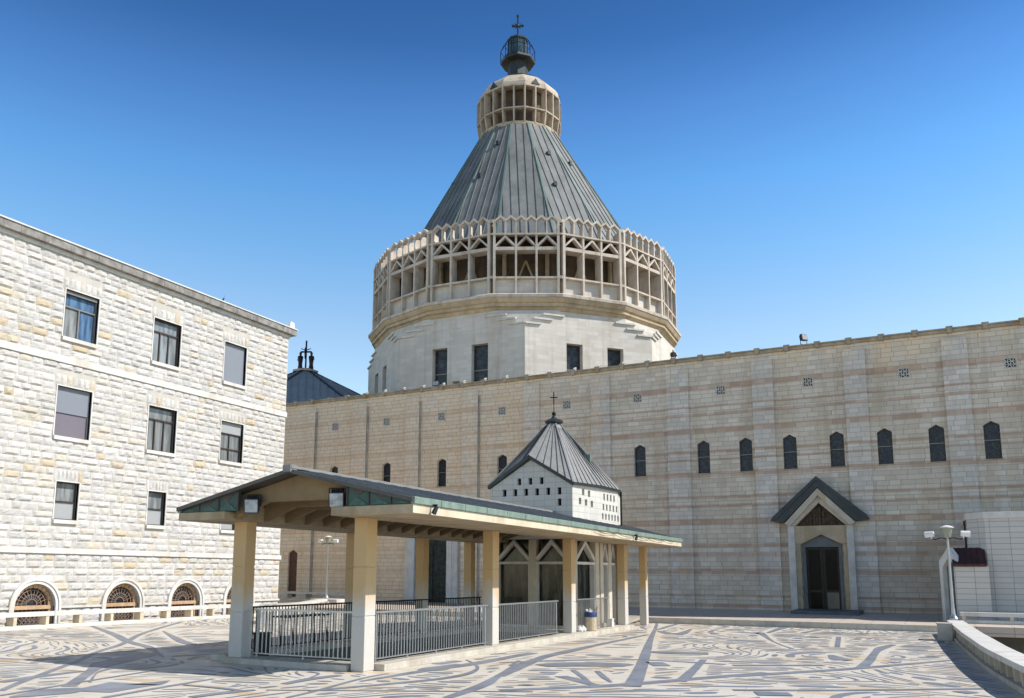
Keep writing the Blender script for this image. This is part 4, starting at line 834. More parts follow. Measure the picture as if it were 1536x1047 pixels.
mb = MB(); mb.box(-5.30, -2.75, 36.6, 38.98, .19, .33); tag(mb.build("door_step", M['step']), "dark slate step in front of the gabled church door", "step")
# unseen tall block added right of the frame to cast shade on the walkway
TW = 25.2
tw = thing("added_shade_block", "unseen tall stone block added right of the church to shade the walkway", "building", (12, 42, 0))
Ft = Fr((0, 39.62, 0), (1, 0, 0), (0, -1, 0)); mb = MB()
wall_holes(mb, Ft, 9.02, 16, 0, TW, [(11 + 2.2 * j, 11.8 + 2.2 * j, 8 + 4 * k, 10 + 4 * k, 'gable', 9.7 + 4 * k) for j in range(2) for k in range(4)], .3)
mb.face([(9.02, 39.62, 0), (9.02, 50, 0), (9.02, 50, TW), (9.02, 39.62, TW)]); mb.face([(16, 39.62, 0), (16, 50, 0), (16, 50, TW), (16, 39.62, TW)])
mb.face([(9.02, 50, 0), (16, 50, 0), (16, 50, TW), (9.02, 50, TW)]); mb.face([(9.02, 39.62, TW), (16, 39.62, TW), (16, 50, TW), (9.02, 50, TW)])
mb.build("wall", M['drum'], tw, fix=False)
for j in range(2):
    for k in range(4): pane(Ft, tw, 11 + 2.2 * j, 11.8 + 2.2 * j, 8 + 4 * k, 10 + 4 * k, M['stained'], -.3, "window")
mb = MB(); Ft.box(mb, 8.9, 16.1, TW + .005, TW + .25, -10.5, .12); mb.build("coping", M['coping'], tw)

# ================================================================ DOME TOWER
CT = Vector((-24.707, 52.475, 0)); vdir = Vector((CT.x, CT.y, 0)).normalized(); nd = Vector((vdir.y, -vdir.x, 0))
def pol(r, az, z, c=CT): a = rad(az); return Vector((c.x + r * math.cos(a), c.y + r * math.sin(a), z))
tw = thing("dome_tower", "round stone tower with open concrete gallery and tall grey copper cone above the church", "tower", (CT.x, CT.y, 0))
RO, A0 = 10.95, -64.3
AP = RO * math.cos(rad(22.5)); HS = RO * math.sin(rad(22.5))
WD = {0: [(-1.8, -.8), (.8, 1.87)], 1: [(-1.55, -.5), (1.14, 2.22)], 7: [(-2.1, -1.1), (.15, 1.2)]}
mb = MB(); wins = []
for k in range(8):
    az = A0 - 22.5 + 45 * k; N_ = Vector((math.cos(rad(az)), math.sin(rad(az)), 0)); T_ = Vector((-N_.y, N_.x, 0)); fr = Fr(CT + N_ * AP, T_, N_)
    ws = WD.get(k, [(-1.7, -.7), (.9, 1.95)])
    hs = [(a, b, 12.4, 15.1, 'rect') for a, b in ws]
    if k == 0: hs.append((-.95 + .5, -.35 + .4, 12.45, 13.0, 'rect'))
    wall_holes(mb, fr, -HS, HS, 8.0, 16.1, hs, .42); wins += [(fr, a, b) for a, b in ws]
    if k == 0: mb.face([fr.p(-.45, 12.45, -.42), fr.p(.05, 12.45, -.42), fr.p(.05, 13, -.42), fr.p(-.45, 13, -.42)])
for lvl, (z0, z1, c) in enumerate([(16.1, 16.4, .55), (16.4, 16.72, 1.15), (16.72, 17.0, 1.8), (17.0, 17.45, 2.45)]):
    pts = []
    for k in range(8):
        a = pol(RO, A0 + 45 * k, z0); p = pol(RO, A0 + 45 * (k - 1), z0); n_ = pol(RO, A0 + 45 * (k + 1), z0)
        pts += [a + (p - a).normalized() * c, a + (n_ - a).normalized() * c]
    mb.prism(pts, (0, 0, z1 - z0 + .0))
mb.build("drum", M['drum'], tw, fix=False)
# little ledges that step down to each corner of the drum
mb = MB()
for k in range(8):
    a = pol(RO, A0 + 45 * k, 0); 
    for s_ in (-1, 1):
        o_ = pol(RO, A0 + 45 * (k + s_), 0); e = (o_ - a).normalized(); az = A0 + 45 * k + s_ * 22.5; N_ = Vector((math.cos(rad(az)), math.sin(rad(az)), 0))
        for z, c0, c1 in ((16.02, 0, 1.0), (16.34, .55, 1.75), (16.64, 1.15, 2.5)):
            p, q = a + e * c0, a + e * c1; mb.bar(p + N_ * .10 + Vector((0, 0, z + .05)), q + N_ * .10 + Vector((0, 0, z + .05)), .10, .22, N_)
mb.build("corner_ledges", M['white'], tw)
for fr, a, b in wins:
    mb = MB(); fr.box(mb, a, b, 13.55, 13.62, -.40, -.33); fr.box(mb, a, a + .04, 12.4, 13.56, -.40, -.34); fr.box(mb, b - .04, b, 12.4, 13.56, -.40, -.34); fr.box(mb, a, b, 12.4, 12.46, -.40, -.3)
    wn_ = mb.build("window", M['frame_al'], tw); pane(fr, wn_, a, b, 12.4, 15.1, M['lattice'], -.38)
G0 = -120.0
mb = MB()
mb.lathe(CT, [(10.2, 16.9), (10.35, 17.0), (10.45, 17.18), (10.6, 17.22), (10.60, 17.40), (10.70, 17.44)], 16, rad(G0))
mb.lathe(CT, [(10.70, 17.441), (10.80, 17.62), (10.80, 17.70)], 16, rad(G0)); mb.build("cornice", M['conc_warm'], tw)
mb = MB(); mb.lathe(CT, [(10.4, 17.701), (10.86, 17.701), (10.88, 17.86), (10.78, 17.93), (10.4, 17.93)], 16, rad(G0)); mb.build("cornice_ledge", M['conc'], tw)
mb = MB()
for k in range(16):
    for u in (.5,):
        p = pol(RO, G0 + 22.5 * (k + .5), 0)
    az = G0 + 22.5 * (k + .5); N_ = Vector((math.cos(rad(az)), math.sin(rad(az)), 0))
RG = 10.6; APG = RG * math.cos(rad(11.25)); HG = RG * math.sin(rad(11.25))
for k in range(16):
    az = G0 + 22.5 * (k + .5); N_ = Vector((math.cos(rad(az)), math.sin(rad(az)), 0)); T_ = Vector((-N_.y, N_.x, 0)); fr = Fr(CT + N_ * APG, T_, N_)
    # side frame: double corner posts, two mullions, rails, diagonals
    mb = MB(); cw = .15; gap = .10
    for s_ in (-1, 1):
        e = s_ * (HG - gap); fr.box(mb, min(e, e - s_ * cw), max(e, e - s_ * cw), 17.93, 22.35, -.75, .02)
    inner = HG - gap - cw; bw_ = 2 * inner / 3; mw = .12
    for j in (1, 2):
        x = -inner + bw_ * j; fr.box(mb, x - mw / 2, x + mw / 2, 17.93, 21.6, -.75, .0)
    edges = [(-inner, -inner + bw_ - mw / 2), (-inner + bw_ + mw / 2, inner - bw_ - mw / 2), (inner - bw_ + mw / 2, inner)]
    for a, b in edges:
        fr.box(mb, a, b, 18.93, 19.03, -.62, -.01); fr.box(mb, a, b, 20.66, 20.86, -.70, -.012); fr.box(mb, a, b, 17.93, 18.0, -.3, -.012)
        m_ = (a + b) / 2
        for s_ in (-1, 1):
            e = m_ + s_ * (b - a) / 2; fr.poly(mb, [(e, 20.862), (e, 21.02), (m_, 21.598), (m_, 21.44), ] if s_ > 0 else [(e, 20.862), (m_, 21.44), (m_, 21.598), (e, 21.02)], -.35, -.015)
    fr.box(mb, -HG + .01, HG - .01, 21.6, 21.70, -.95, .035)
    fr.box(mb, -HG + .01, -HG + gap, 18.9, 19.06, -.5, .01); fr.box(mb, HG - gap, HG - .01, 18.9, 19.06, -.5, .01)
    side = mb.build("gallery_side", M['conc'], tw)
    mb = MB()
    for a, b in edges: fr.box(mb, a, b, 17.93, 18.93, -.42, -.30)
    mb.build("parapet_panel", M['drum'], side)
    # crown: zigzag of little pointed arches on radial fins
    mb = MB(); n = 6; cw_ = 2 * inner / n
    for j in range(n):
        a, b = -inner + cw_ * j, -inner + cw_ * (j + 1); m_ = (a + b) / 2; zl, zh = 22.44, 22.69
        fr.poly(mb, [(a, zl), (m_, zh), (b, zl), (b, zl + .15), (m_, zh + .15), (a, zl + .15)], -.28, .02)
        if j: fr.poly(mb, [(a - .055, 21.705), (a + .055, 21.705), (a + .035, 22.45), (a - .035, 22.45)], -.42, .0)
    for s_ in (-1, 1):
        e = s_ * inner; fr.box(mb, min(e, e + s_ * .24), max(e, e + s_ * .24), 22.36, 22.55, -.28, .021)
    mb.build("crown_side", M['conc'], side)
# gallery floor, back wall and ceiling
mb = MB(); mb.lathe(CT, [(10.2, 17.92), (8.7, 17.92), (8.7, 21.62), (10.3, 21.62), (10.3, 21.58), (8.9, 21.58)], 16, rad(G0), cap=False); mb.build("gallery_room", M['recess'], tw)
mb = MB(); mb.lathe(CT, [(9.4, 21.62), (9.9, 21.63), (9.9, 21.66), (8.0, 21.7)], 16, rad(G0), cap=False); mb.build("gallery_roof", M['cone'], tw)
mb = MB()
for k in range(16):     # timber-like triangular frames inside the gallery
    az = G0 + 22.5 * (k + .5); N_ = Vector((math.cos(rad(az)), math.sin(rad(az)), 0)); T_ = Vector((-N_.y, N_.x, 0)); fr = Fr(CT + N_ * 8.72, T_, N_)
    for s_ in (-1, 1):
        mb.bar(fr.p(s_ * .62, 19.0, .1), fr.p(0, 20.6, .1), .12, .1, N_)
        fr.box(mb, s_ * 1.3 - .12, s_ * 1.3 + .12, 17.95, 21.5, 0, .16)
mb.build("inner_frames", M['conc_warm'], tw)
# cone
def cone_c(z): return CT - nd * (.28 * (z - 21.6) / 11.4)
def cone_r(z): return 9.4 - (z - 21.6) * (9.4 - 2.93) / 11.4
mb = MB(); mb2 = MB(); mb3 = MB()
za, zb = 21.66, 33.0
for k in range(16):
    a0_, a1_ = G0 + 22.5 * k, G0 + 22.5 * (k + 1)
    p0, p1 = pol(cone_r(za), a0_, za, cone_c(za)), pol(cone_r(za), a1_, za, cone_c(za)); q0, q1 = pol(cone_r(zb), a0_, zb, cone_c(zb)), pol(cone_r(zb), a1_, zb, cone_c(zb))
    mb.face([p0, p1, q1, q0])
    n_ = (p1 - p0).cross(q0 - p0).normalized()
    n_ = n_ if n_.z > 0 else -n_
    ns = 7
    for j in range(1, ns):   # standing seams run parallel, the outer ones die into the hips
        f = j / ns; b_ = p0.lerp(p1, f); w0 = (p1 - p0).length; w1 = (q1 - q0).length; off = (f - .5) * w0; 
        tt = 1.0
        if abs(off) > w1 / 2 * .96: tt = (w0 / 2 - abs(off)) / (w0 / 2 - w1 / 2)
        axis = (q0 + q1) / 2 - (p0 + p1) / 2; e_ = b_ + axis * tt
        if tt > .03: mb2.bar(b_ + n_ * .05, e_ + n_ * .05, .026, .06, n_)
    hn = (p0 - cone_c(za)); hn.z = 0; hn = (hn.normalized() + Vector((0, 0, .6))).normalized()
    mb3.bar(p0 + hn * .05, q0 + hn * .05, .13, .10, hn)
mb.build("cone_roof", M['cone'], tw, fix=False)
mb2.build("roof_seams", M['dark_metal'] if 0 else M['cone'], tw); mb3.build("roof_hips", M['hip'], tw)
for az, z in ((-86.5, 31.0), (-93.0, 28.0), (-40, 30.0), (-44.5, 26.9), (-121, 28.3), (-20, 29.6)):
    c = cone_c(z); r = cone_r(z) * .99; N_ = Vector((math.cos(rad(az)), math.sin(rad(az)), 0)); T_ = Vector((-N_.y, N_.x, 0)); b_ = c + N_ * r; b_.z = z; fr = Fr(Vector((b_.x, b_.y, 0)), T_, N_)
    mb = MB(); fr.poly(mb, [(-.11, z - .15), (.11, z - .15), (.11, z + .10), (0, z + .18), (-.11, z + .10)], -.25, .16); mb.build("roof_vent", M['dark_metal'], tw)
# upper lantern gallery
CU = CT - nd * .28
mb = MB()
mb.lathe(CU, [(2.7, 32.75), (2.98, 32.8), (3.0, 32.95), (2.93, 33.0), (2.93, 33.12), (2.6, 33.14)], 24, rad(G0)); mb.build("lantern_base_ring", M['conc_warm'], tw)
mb = MB(); NB = 24
def lr(k): return 3.13 if k % 2 == 0 else 3.06
for k in range(NB):
    az = G0 + 15 * k + 3.2; az2 = az + 15
    def br_(r_, z): return pol(r_, az, z, CU)
    P0, P1, P2 = br_(2.95, 33.05), br_(lr(k), 34.1), br_(lr(k), 35.85)
    nn = (P1 - CU); nn.z = 0; nn.normalize(); T_ = Vector((-nn.y, nn.x, 0))
    for a_, b_ in ((P0, P1), (P1, P2)):
        h = T_ * .045; mb.hexa([a_ - h, a_ + h, a_ + h - nn * .5, a_ - h - nn * .5, b_ - h, b_ + h, b_ + h - nn * .5, b_ - h - nn * .5])
    for z, t in ((34.1, .10), (35.8, .12), (33.08, .1)):
        r_, r2 = (lr(k), lr(k + 1)) if z > 33.5 else (2.95, 2.95)
        a_, b_ = pol(r_ - .01, az, z, CU), pol(r2 - .01, az2, z, CU); ee = (b_ - a_).normalized() * .05
        a_ += ee; b_ -= ee
        n2 = ((a_ + b_) / 2 - CU); n2.z = 0; n2.normalize(); mb.bar(a_, b_, t, .30, n2)
mb.build("lantern_gallery", M['conc_tan'], tw)
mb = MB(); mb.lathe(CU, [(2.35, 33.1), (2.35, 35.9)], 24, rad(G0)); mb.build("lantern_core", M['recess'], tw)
mb = MB(); mb.lathe(CU, [(2.5, 35.85), (3.08, 35.86), (3.04, 36.15), (2.82, 36.5), (2.15, 37.15), (1.45, 37.55)], 12, rad(G0 + 3.2), cap=True); sh = mb.build("lantern_shell", M['conc_tan'], tw)
mb = MB()
for k in range(12):
    az = G0 + 3.2 + 30 * k + 15; N_ = Vector((math.cos(rad(az)), math.sin(rad(az)), 0)); T_ = Vector((-N_.y, N_.x, 0)); fr = Fr(CU + N_ * 3.0, T_, N_)
    if k % 2 == 0: mb = MB(); fr.poly(mb, [(-.32, 35.95), (.32, 35.95), (0, 36.4)], -.5, .03); mb.build("shell_opening", M['dark_metal'], sh)

mb = MB()
for k in range(12):
    a_, b_ = pol(3.0, G0 + 3.2 + 30 * k, 36.42, CU), pol(1.35, G0 + 3.2 + 30 * k, 38.25, CU)
    for z, r_ in ((0, 0),): pass
mb.lathe(CU, [(1.46, 37.5), (1.5, 37.66), (.9, 37.8)], 12, rad(G0 + 3.2)); mb.build("shell_cap", M['dark_metal'], tw)
CB = CT - nd * .38
mb = MB(); mb.lathe(CB, [(1.0, 37.7), (.78, 38.1), (.74, 39.2), (.78, 39.22), (1.28, 39.28), (1.32, 39.34), (1.30, 39.48), (.7, 39.5)], 8, rad(A0)); mb.build("beacon_platform", M['dark_metal'], tw)
mb = MB(); mb.lathe(CB, [(.70, 39.5), (.70, 41.1)], 8, rad(A0)); bg_ = mb.build("beacon_glass", M['glass_beacon'], tw)
mb = MB()
for k in range(8): p = pol(.72, A0 + 45 * k, 39.5, CB); mb.tube([p, p + Vector((0, 0, 1.62))], .035, 6)
mb.lathe(CB, [(.78, 41.08), (.80, 41.2), (.5, 41.38), (.12, 41.5), (.10, 41.7)], 8, rad(A0)); mb.build("beacon_frame", M['dark_metal'], bg_)
mb = MB()
for k in range(8):
    p = [pol(1.27, A0 + 45 * k, z, CB) for z in (39.5, 40.3)] + [pol(1.02, A0 + 45 * k, 40.85, CB)]; mb.tube(p, .028, 6)
    for r_, z in ((1.27, 40.3), (1.02, 40.85)): mb.tube([pol(r_, A0 + 45 * k, z, CB), pol(r_, A0 + 45 * (k + 1), z, CB)], .02, 6)
mb.build("beacon_rail", M['iron'], tw)
def flower_cross(c, base, h, wd, facing, name, parent, mat, t=.05, ornate=True, fr_=.62):
    N_ = Vector(facing).normalized(); T_ = Vector((-N_.y, N_.x, 0)); fr = Fr(Vector((c[0], c[1], 0)), T_, N_); mb = MB(); cz = base + h * fr_
    fr.box(mb, -t / 2, t / 2, base, base + h, -t / 2, t / 2); fr.box(mb, -wd / 2, -t / 2, cz - t / 2, cz + t / 2, -t / 2, t / 2); fr.box(mb, t / 2, wd / 2, cz - t / 2, cz + t / 2, -t / 2, t / 2)
    if ornate:
        for ex, ez in ((-wd / 2, cz), (wd / 2, cz), (0, base + h)):
            for k in range(5):
                a = 2 * math.pi * k / 5; p = fr.p(ex, ez, 0); q = fr.p(ex + .10 * math.cos(a), ez + .10 * math.sin(a), 0); mb.tube([p, q], .045, 5, r1=.065)
        for sx in (-1, 1):
            for sz in (-1, 1): mb.tube([fr.p(0, cz, 0), fr.p(sx * .22, cz + sz * .22, 0)], .05, 5, r1=.03)
        mb.lathe(fr.p(0, cz, 0) - Vector((0, 0, .12)), [(.02, 0), (.12, .06), (.14, .12), (.12, .18), (.02, .24)], 8)
        mb.lathe((c[0], c[1], base - .05), [(.05, -.1), (.16, 0), (.10, .1), (.05, .2)], 8)
    return mb.build(name, mat, parent)
flower_cross((CB.x, CB.y), 41.62, 1.6, .72, -vdir, "cross", tw, M['dark_metal'], .11, True, .5)

# hipped roof tower far left with crucifix and two statues
CR = Vector((-42.2, 50, 0))
rt = thing("roof_tower", "dark hipped metal roof behind the church wall beside the left building", "roof", (CR.x, CR.y, 0))
mb = MB(); mb.lathe(CR, [(8.3, 5.0), (8.3, 12.9)], 8, rad(-95)); mb.build("wall", M['drum'], rt)
mb = MB(); mb.lathe(CR, [(9.3, 12.6), (9.3, 12.75), (.75, 17.05), (.7, 17.1)], 8, rad(-72)); mb.build("roof", M['roofgrey'], rt)
mb = MB(); mb4 = MB()
for k in range(8):
    az = -72 + 45 * k; p, q = pol(9.3, az, 12.78, CR), pol(.75, az, 17.08, CR); u = Vector((math.cos(rad(az)), math.sin(rad(az)), 1.6)).normalized(); mb.bar(p + u * .05, q + u * .05, .16, .1, u)
    p1, q1 = pol(9.3, az + 45, 12.78, CR), pol(.75, az + 45, 17.08, CR); nn = (p1 - p).cross(q - p).normalized(); nn = nn if nn.z > 0 else -nn
    for j in range(1, 14):
        f = j / 14; b_ = p.lerp(p1, f); w0, w1 = (p1 - p).length, (q1 - q).length; off = (f - .5) * w0; tt = min(1, (w0 / 2 - abs(off)) / (w0 / 2 - w1 / 2)); ax = (q + q1) / 2 - (p + p1) / 2
        if tt > .04: mb4.bar(b_ + nn * .03, b_ + ax * tt + nn * .03, .03, .04, nn)
mb.build("roof_hips", M['dark_metal'], rt); mb4.build("roof_seams", M['roofgrey'], rt)
mb = MB(); mb.lathe(CR, [(1.0, 17.08), (1.05, 17.2), (.6, 17.35), (.3, 17.4)], 8, rad(-72)); mb.build("roof_cap", M['conc'], rt)
def small_statue(x, y, z, lean):
    mb = MB(); h = 1.35
    mb.lathe((x, y, z), [(.16, 0), (.19, .1), (.15, .45), (.19, .8), (.22, 1.0), (.20, 1.08), (.08, 1.14), (.07, 1.18), (.10, 1.24), (.105, 1.32), (.06, 1.42), (.01, 1.44)], 10)
    mb.tube([(x + lean * .18, y, z + 1.03), (x + lean * .26, y, z + .8), (x + lean * .12, y - .1, z + .92)], .05, 6); return mb
cu = thing("crucifix_group", "dark crucifix with a standing figure on either side atop the far left roof", "statues", (CR.x, CR.y, 17.4))
flower_cross((CR.x, CR.y), 17.3, 2.35, .85, -vdir, "cross", cu, M['iron'], .11, False)
for s_ in (-1, 1):
    p = CR + nd * (.43 * s_); small_statue(p.x, p.y, 17.32, s_).build("statue", M['iron'], cu, smooth=True)
mb = MB(); mb.tube([(CR.x, CR.y - .09, 18.2), (CR.x, CR.y - .09, 18.95)], .06, 6, r1=.09); p = CR
mb.tube([CR + nd * .38 + Vector((0, 0, 19.0)) - vdir * .09, CR + Vector((0, 0, 18.85)) - vdir * .09, CR - nd * .38 + Vector((0, 0, 19.0)) - vdir * .09], .035, 6)
mb.lathe((CR.x, CR.y - .09, 19.02), [(.01, -.08), (.07, -.03), (.07, .04), (.01, .09)], 8); mb.build("crucified_figure", M['iron'], cu, smooth=True)

# ================================================================ CANOPY
EY0, EY1 = 11.75, 29.5
XR = -10.2
def eR(y): return -7.56 + (-7.80 + 7.56) * (y - EY0) / (EY1 - EY0)
def eLx(y): return -12.93 + (-13.05 + 12.93) * (y - EY0) / (EY1 - EY0)
ZE, ZC, ZT, ZP = 2.70, 2.85, 2.95, 3.57
cn = thing("canopy", "long gabled concrete canopy with verdigris copper edges standing on stained pillars", "canopy", (XR, 20, 0))
def roofz(x):
    return ZP - (ZP - ZT) * (abs(x - XR) / (2.64 if x > XR else 2.73))
# metal roof
mb = MB()
for xe, sgn in ((eR, 1), (eLx, -1)):
    pts = [(XR, EY0 - .04, ZP), (XR, EY1, ZP), (xe(EY1) + sgn * .03, EY1, ZT), (xe(EY0) + sgn * .03, EY0 - .04, ZT)]
    lo = [(p[0], p[1], p[2] - .07) for p in pts]
    mb.hexa(lo + pts)
mb.build("roof", M['roof_dark'], cn)
mb = MB()
y = EY0 + .25
while y < EY1:
    for xe, sgn in ((eR, 1), (eLx, -1)):
        mb.bar((XR + sgn * .1, y, ZP - .01 + .02), (xe(y) + sgn * .0, y, ZT + .03), .025, .035, (sgn * .22, 0, 1))
    y += .48
mb.build("roof_seams", M['slate'], cn)
mb = MB(); mb.bar((XR, EY0 - .06, ZP + .05), (XR, EY1, ZP + .05), .2, .05, (0, 0, 1)); mb.box(XR - .09, XR + .09, EY0 - .08, EY0 + .1, ZP - .06, ZP + .065)
mb.build("ridge_cap", M['slate'], cn)
# verdigris gutter edges
n = 20
for xe, sgn in ((eR, 1), (eLx, -1)):
    mb = MB()
    for i in range(n):
        a, b = EY0 + (EY1 - EY0) * i / n, EY0 + (EY1 - EY0) * (i + 1) / n - .012
        x0_, x1_ = xe(a), xe(b)
        mb.hexa([(x0_ - sgn * .03, a, ZC + .002), (x0_ + sgn * .045, a, ZC + .002), (x1_ + sgn * .045, b, ZC + .002), (x1_ - sgn * .03, b, ZC + .002), (x0_ - sgn * .03, a, ZT + .022), (x0_ + sgn * .055, a, ZT + .022), (x1_ + sgn * .055, b, ZT + .022), (x1_ - sgn * .03, b, ZT + .022)])
    mb.build("copper_edge", M['verdigris'], cn)

# concrete edge beams (eaves), with flat soffits
mb = MB()
for xe, xi, sgn in ((eR, -9.25, 1), (eLx, -11.75, -1)):
    P0 = [(xi, EY0 + .02), (xe(EY0), EY0 + .02), (xe(EY1), EY1 - .02), (xi, EY1 - .02)]
    mb.hexa([(x_, y_, ZE) for x_, y_ in P0] + [(x_, y_, ZC) for x_, y_ in P0])
    mb.hexa([(xi, EY0 + .6, ZE + .001 + .149), (xi + sgn * .25, EY0 + .6, ZC), (xi + sgn * .25, EY1 - .05, ZC), (xi, EY1 - .05, ZC), (xi, EY0 + .6, 3.0), (xi + sgn * .25, EY0 + .6, 3.0), (xi + sgn * .25, EY1 - .05, 3.0), (xi, EY1 - .05, 3.0)])
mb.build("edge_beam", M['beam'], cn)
for xe, sgn in ((eR, 1), (eLx, -1)):
    mb = MB(); nf = 6
    for i in range(nf):
        a, b = EY0 + .015 + (EY1 - EY0 - .04) * i / nf, EY0 + .015 + (EY1 - EY0 - .04) * (i + 1) / nf - .008; x0_, x1_ = xe(a), xe(b)
        mb.hexa([(x0_ + sgn * .001, a, ZE + .004), (x0_ + sgn * .012, a, ZE + .004), (x1_ + sgn * .012, b, ZE + .004), (x1_ + sgn * .001, b, ZE + .004), (x0_ + sgn * .001, a, ZC - .003), (x0_ + sgn * .012, a, ZC - .003), (x1_ + sgn * .012, b, ZC - .003), (x1_ + sgn * .001, b, ZC - .003)])
    mb.build("fascia", M['fascia'], cn)
# rafters / gable frames
def rafter(y, t, name, lo=3.0):
    mb = MB(); sl = (ZP - ZT) / 2.7; zt = lambda x: roofz(x) - .075
    pts = [(-11.74, 2.86), (-11.35, 2.90), (-10.95, lo), (-9.45, lo), (-9.06, 2.90), (-9.26 + .0, 2.86), (-8.95, 2.86), (-8.95, zt(-8.95)), (XR, zt(XR)), (-11.5, zt(-11.5)), (-11.74, zt(-11.74))]
    pts = [(-11.74, 2.72), (-11.0, lo), (-9.4, lo), (-9.26, 2.90), (-9.0, 2.86), (-9.0, zt(-9.0)), (XR, zt(XR)), (-11.74, zt(-11.74))]
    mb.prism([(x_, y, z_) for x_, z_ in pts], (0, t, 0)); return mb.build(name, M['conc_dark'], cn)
rafter(EY0 + .28, .16, "gable_beam", 3.02)
y = EY0 + 1.1
while y < 22.9: rafter(y, .10, "rafter", 2.98); y += .62
while y < EY1: rafter(y, .10, "rafter", 2.98); y += 1.2
# decorated copper front panels on each wing
for sgn, xa, xb in ((-1, -12.93, -11.44), (1, -7.56, -8.92)):
    mb = MB(); yy = EY0
    zz = lambda x: roofz(x) - .005
    mb.prism([(xa, yy + .05, ZC), (xb, yy + .05, ZC), (xb, yy + .05, zz(xb)), (xa, yy + .05, zz(xa))], (0, .06, 0))
    pn = mb.build("front_panel", M['dk_verdigris'], cn)
    mb = MB(); mg = MB(); N3 = 3
    for j in range(N3):
        p, q = xa + (xb - xa) * j / N3, xa + (xb - xa) * (j + 1) / N3; m_ = (p + q) / 2
        lo, hp, hq = ZC + .015, zz(p) - .03, zz(q) - .03; hm = (hp + hq) / 2
        e = (q - p) * .06
        if hm - lo > .05:
            mb.prism([(p + e, yy + .049, max(lo + .02, hp)), (q - e, yy + .049, hq), (m_, yy + .049, lo + (hm - lo) * .55)], (0, -.012, 0))
            mg.prism([(p + e, yy + .0485, lo), (q - e, yy + .0485, lo), (m_, yy + .0485, lo + (hm - lo) * .45)], (0, -.012, 0))
        mb.prism([(q - .012, yy + .0495, lo), (q + .012, yy + .0495, lo), (q + .012, yy + .0495, hq), (q - .012, yy + .0495, hq)], (0, -.02, 0))
    mb.build("panel_relief", M['brownpanel'], pn); mg.build("green_triangles", M['mid_verdigris'], pn)
# pillars, each of three cast drums with a hairline joint
def pillar(xa, xb, ya, yb, z0=.12):
    mb = MB(); cuts = [z0, .95, 1.82, 2.70]
    for a, b in zip(cuts, cuts[1:]): mb.box(xa, xb, ya, yb, a + .016, b - .0)
    mb.box(xa + .012, xb - .012, ya + .012, yb - .012, z0 - .1, 2.695)
    return mb.build("column", M['pillar'], cn)
def pillar_mat():
    t = NT("pillar_concrete"); P = t.n("ShaderNodeNewGeometry").outputs['Position']; s_ = t.n("ShaderNodeSeparateXYZ"); t.l(P, s_.inputs[0])
    n1 = t.noise(t.mapping(P, (2.2, 2.2, .7)), 1.2, 4, .6); n2 = t.noise(P, 16, 4, .6)
    f = t.ramp(t.math('ADD', t.math('MULTIPLY', s_.outputs[2], .42), t.math('MULTIPLY', n1, .7)), [(.76, 0.), (1.0, 1.)])
    f = t.math('MULTIPLY', f, .95)
    c = t.mix(f, (.56, .535, .495), (.56, .37, .165)); c = t.mix(t.math('MULTIPLY', n2, .3), c, (.36, .31, .25)); t.bump(n2, .12, .01)
    return t.fin(c, .85, 0, .2)
M['pillar'] = pillar_mat()
pillar(-12.1, -11.78, 12.4, 12.68, .1); pillar(-9.2, -8.92, 12.4, 12.72, .0)
for ya in (17.3, 22.05, 26.62): pillar(-9.18, -8.92, ya, ya + .32)
pillar(-9.18, -8.94, 28.95, 29.2, .0)
for xa, ya in ((-12.85, 17.0), (-12.66, 19.9), (-12.98, 23.2)): pillar(xa, xa + .26, ya, ya + .28)
# floodlights hanging at the canopy front
def floodlight(name, label, c, w_, h_, N_, tilt=0, group=None, stem=None):
    o = thing(name, label, "floodlight", c, group); N_ = Vector(N_).normalized(); T_ = Vector((-N_.y, N_.x, 0)).normalized(); Zv = T_.cross(N_) * -1
    if Zv.z < 0: Zv = -Zv
    def P(a, z, d): return Vector(c) + T_ * a + Zv * z + N_ * d
    mb = MB(); f = [P(-w_ / 2, -h_ / 2, .0), P(w_ / 2, -h_ / 2, .0), P(w_ / 2, h_ / 2, 0), P(-w_ / 2, h_ / 2, 0)]; b_ = [P(-w_ * .38, -h_ * .35, -.2), P(w_ * .38, -h_ * .35, -.2), P(w_ * .38, h_ * .42, -.2), P(-w_ * .38, h_ * .42, -.2)]
    mb.hexa([f[0], f[1], b_[1], b_[0], f[3], f[2], b_[2], b_[3]])
    for k in range(6): a = -w_ * .34 + k * w_ * .68 / 5; mb.hexa([P(a - .006, h_ / 2 - .02, -.17), P(a + .006, h_ / 2 - .02, -.17), P(a + .006, h_ / 2 - .02, -.03), P(a - .006, h_ / 2 - .02, -.03), P(a - .006, h_ / 2 + .05, -.17), P(a + .006, h_ / 2 + .05, -.17), P(a + .006, h_ / 2 + .05, -.05), P(a - .006, h_ / 2 + .05, -.05)])
    mb.build("housing", M['blackpl'], o)
    mb = MB(); g_ = .018; mb.hexa([P(-w_ / 2 + g_, -h_ / 2 + g_, .001), P(w_ / 2 - g_, -h_ / 2 + g_, .001), P(w_ / 2 - g_, -h_ / 2 + g_, .012), P(-w_ / 2 + g_, -h_ / 2 + g_, .012), P(-w_ / 2 + g_, h_ / 2 - g_, .001), P(w_ / 2 - g_, h_ / 2 - g_, .001), P(w_ / 2 - g_, h_ / 2 - g_, .012), P(-w_ / 2 + g_, h_ / 2 - g_, .012)])
    mb.build("lens", M['flood_glass'], o)
    mb = MB(); st = Vector(stem) if stem else Vector((0, 0, .2))
    for s_ in (-1, 1): mb.bar(P(s_ * (w_ / 2 + .015), -.02, -.08), P(s_ * (w_ / 2 + .015), 0, -.08) + st, .02, .02, N_)
    mb.bar(P(-w_ / 2 - .02, 0, -.08) + st, P(w_ / 2 + .02, 0, -.08) + st, .02, .02, N_); mb.build("bracket", M['iron'], o)
    return o
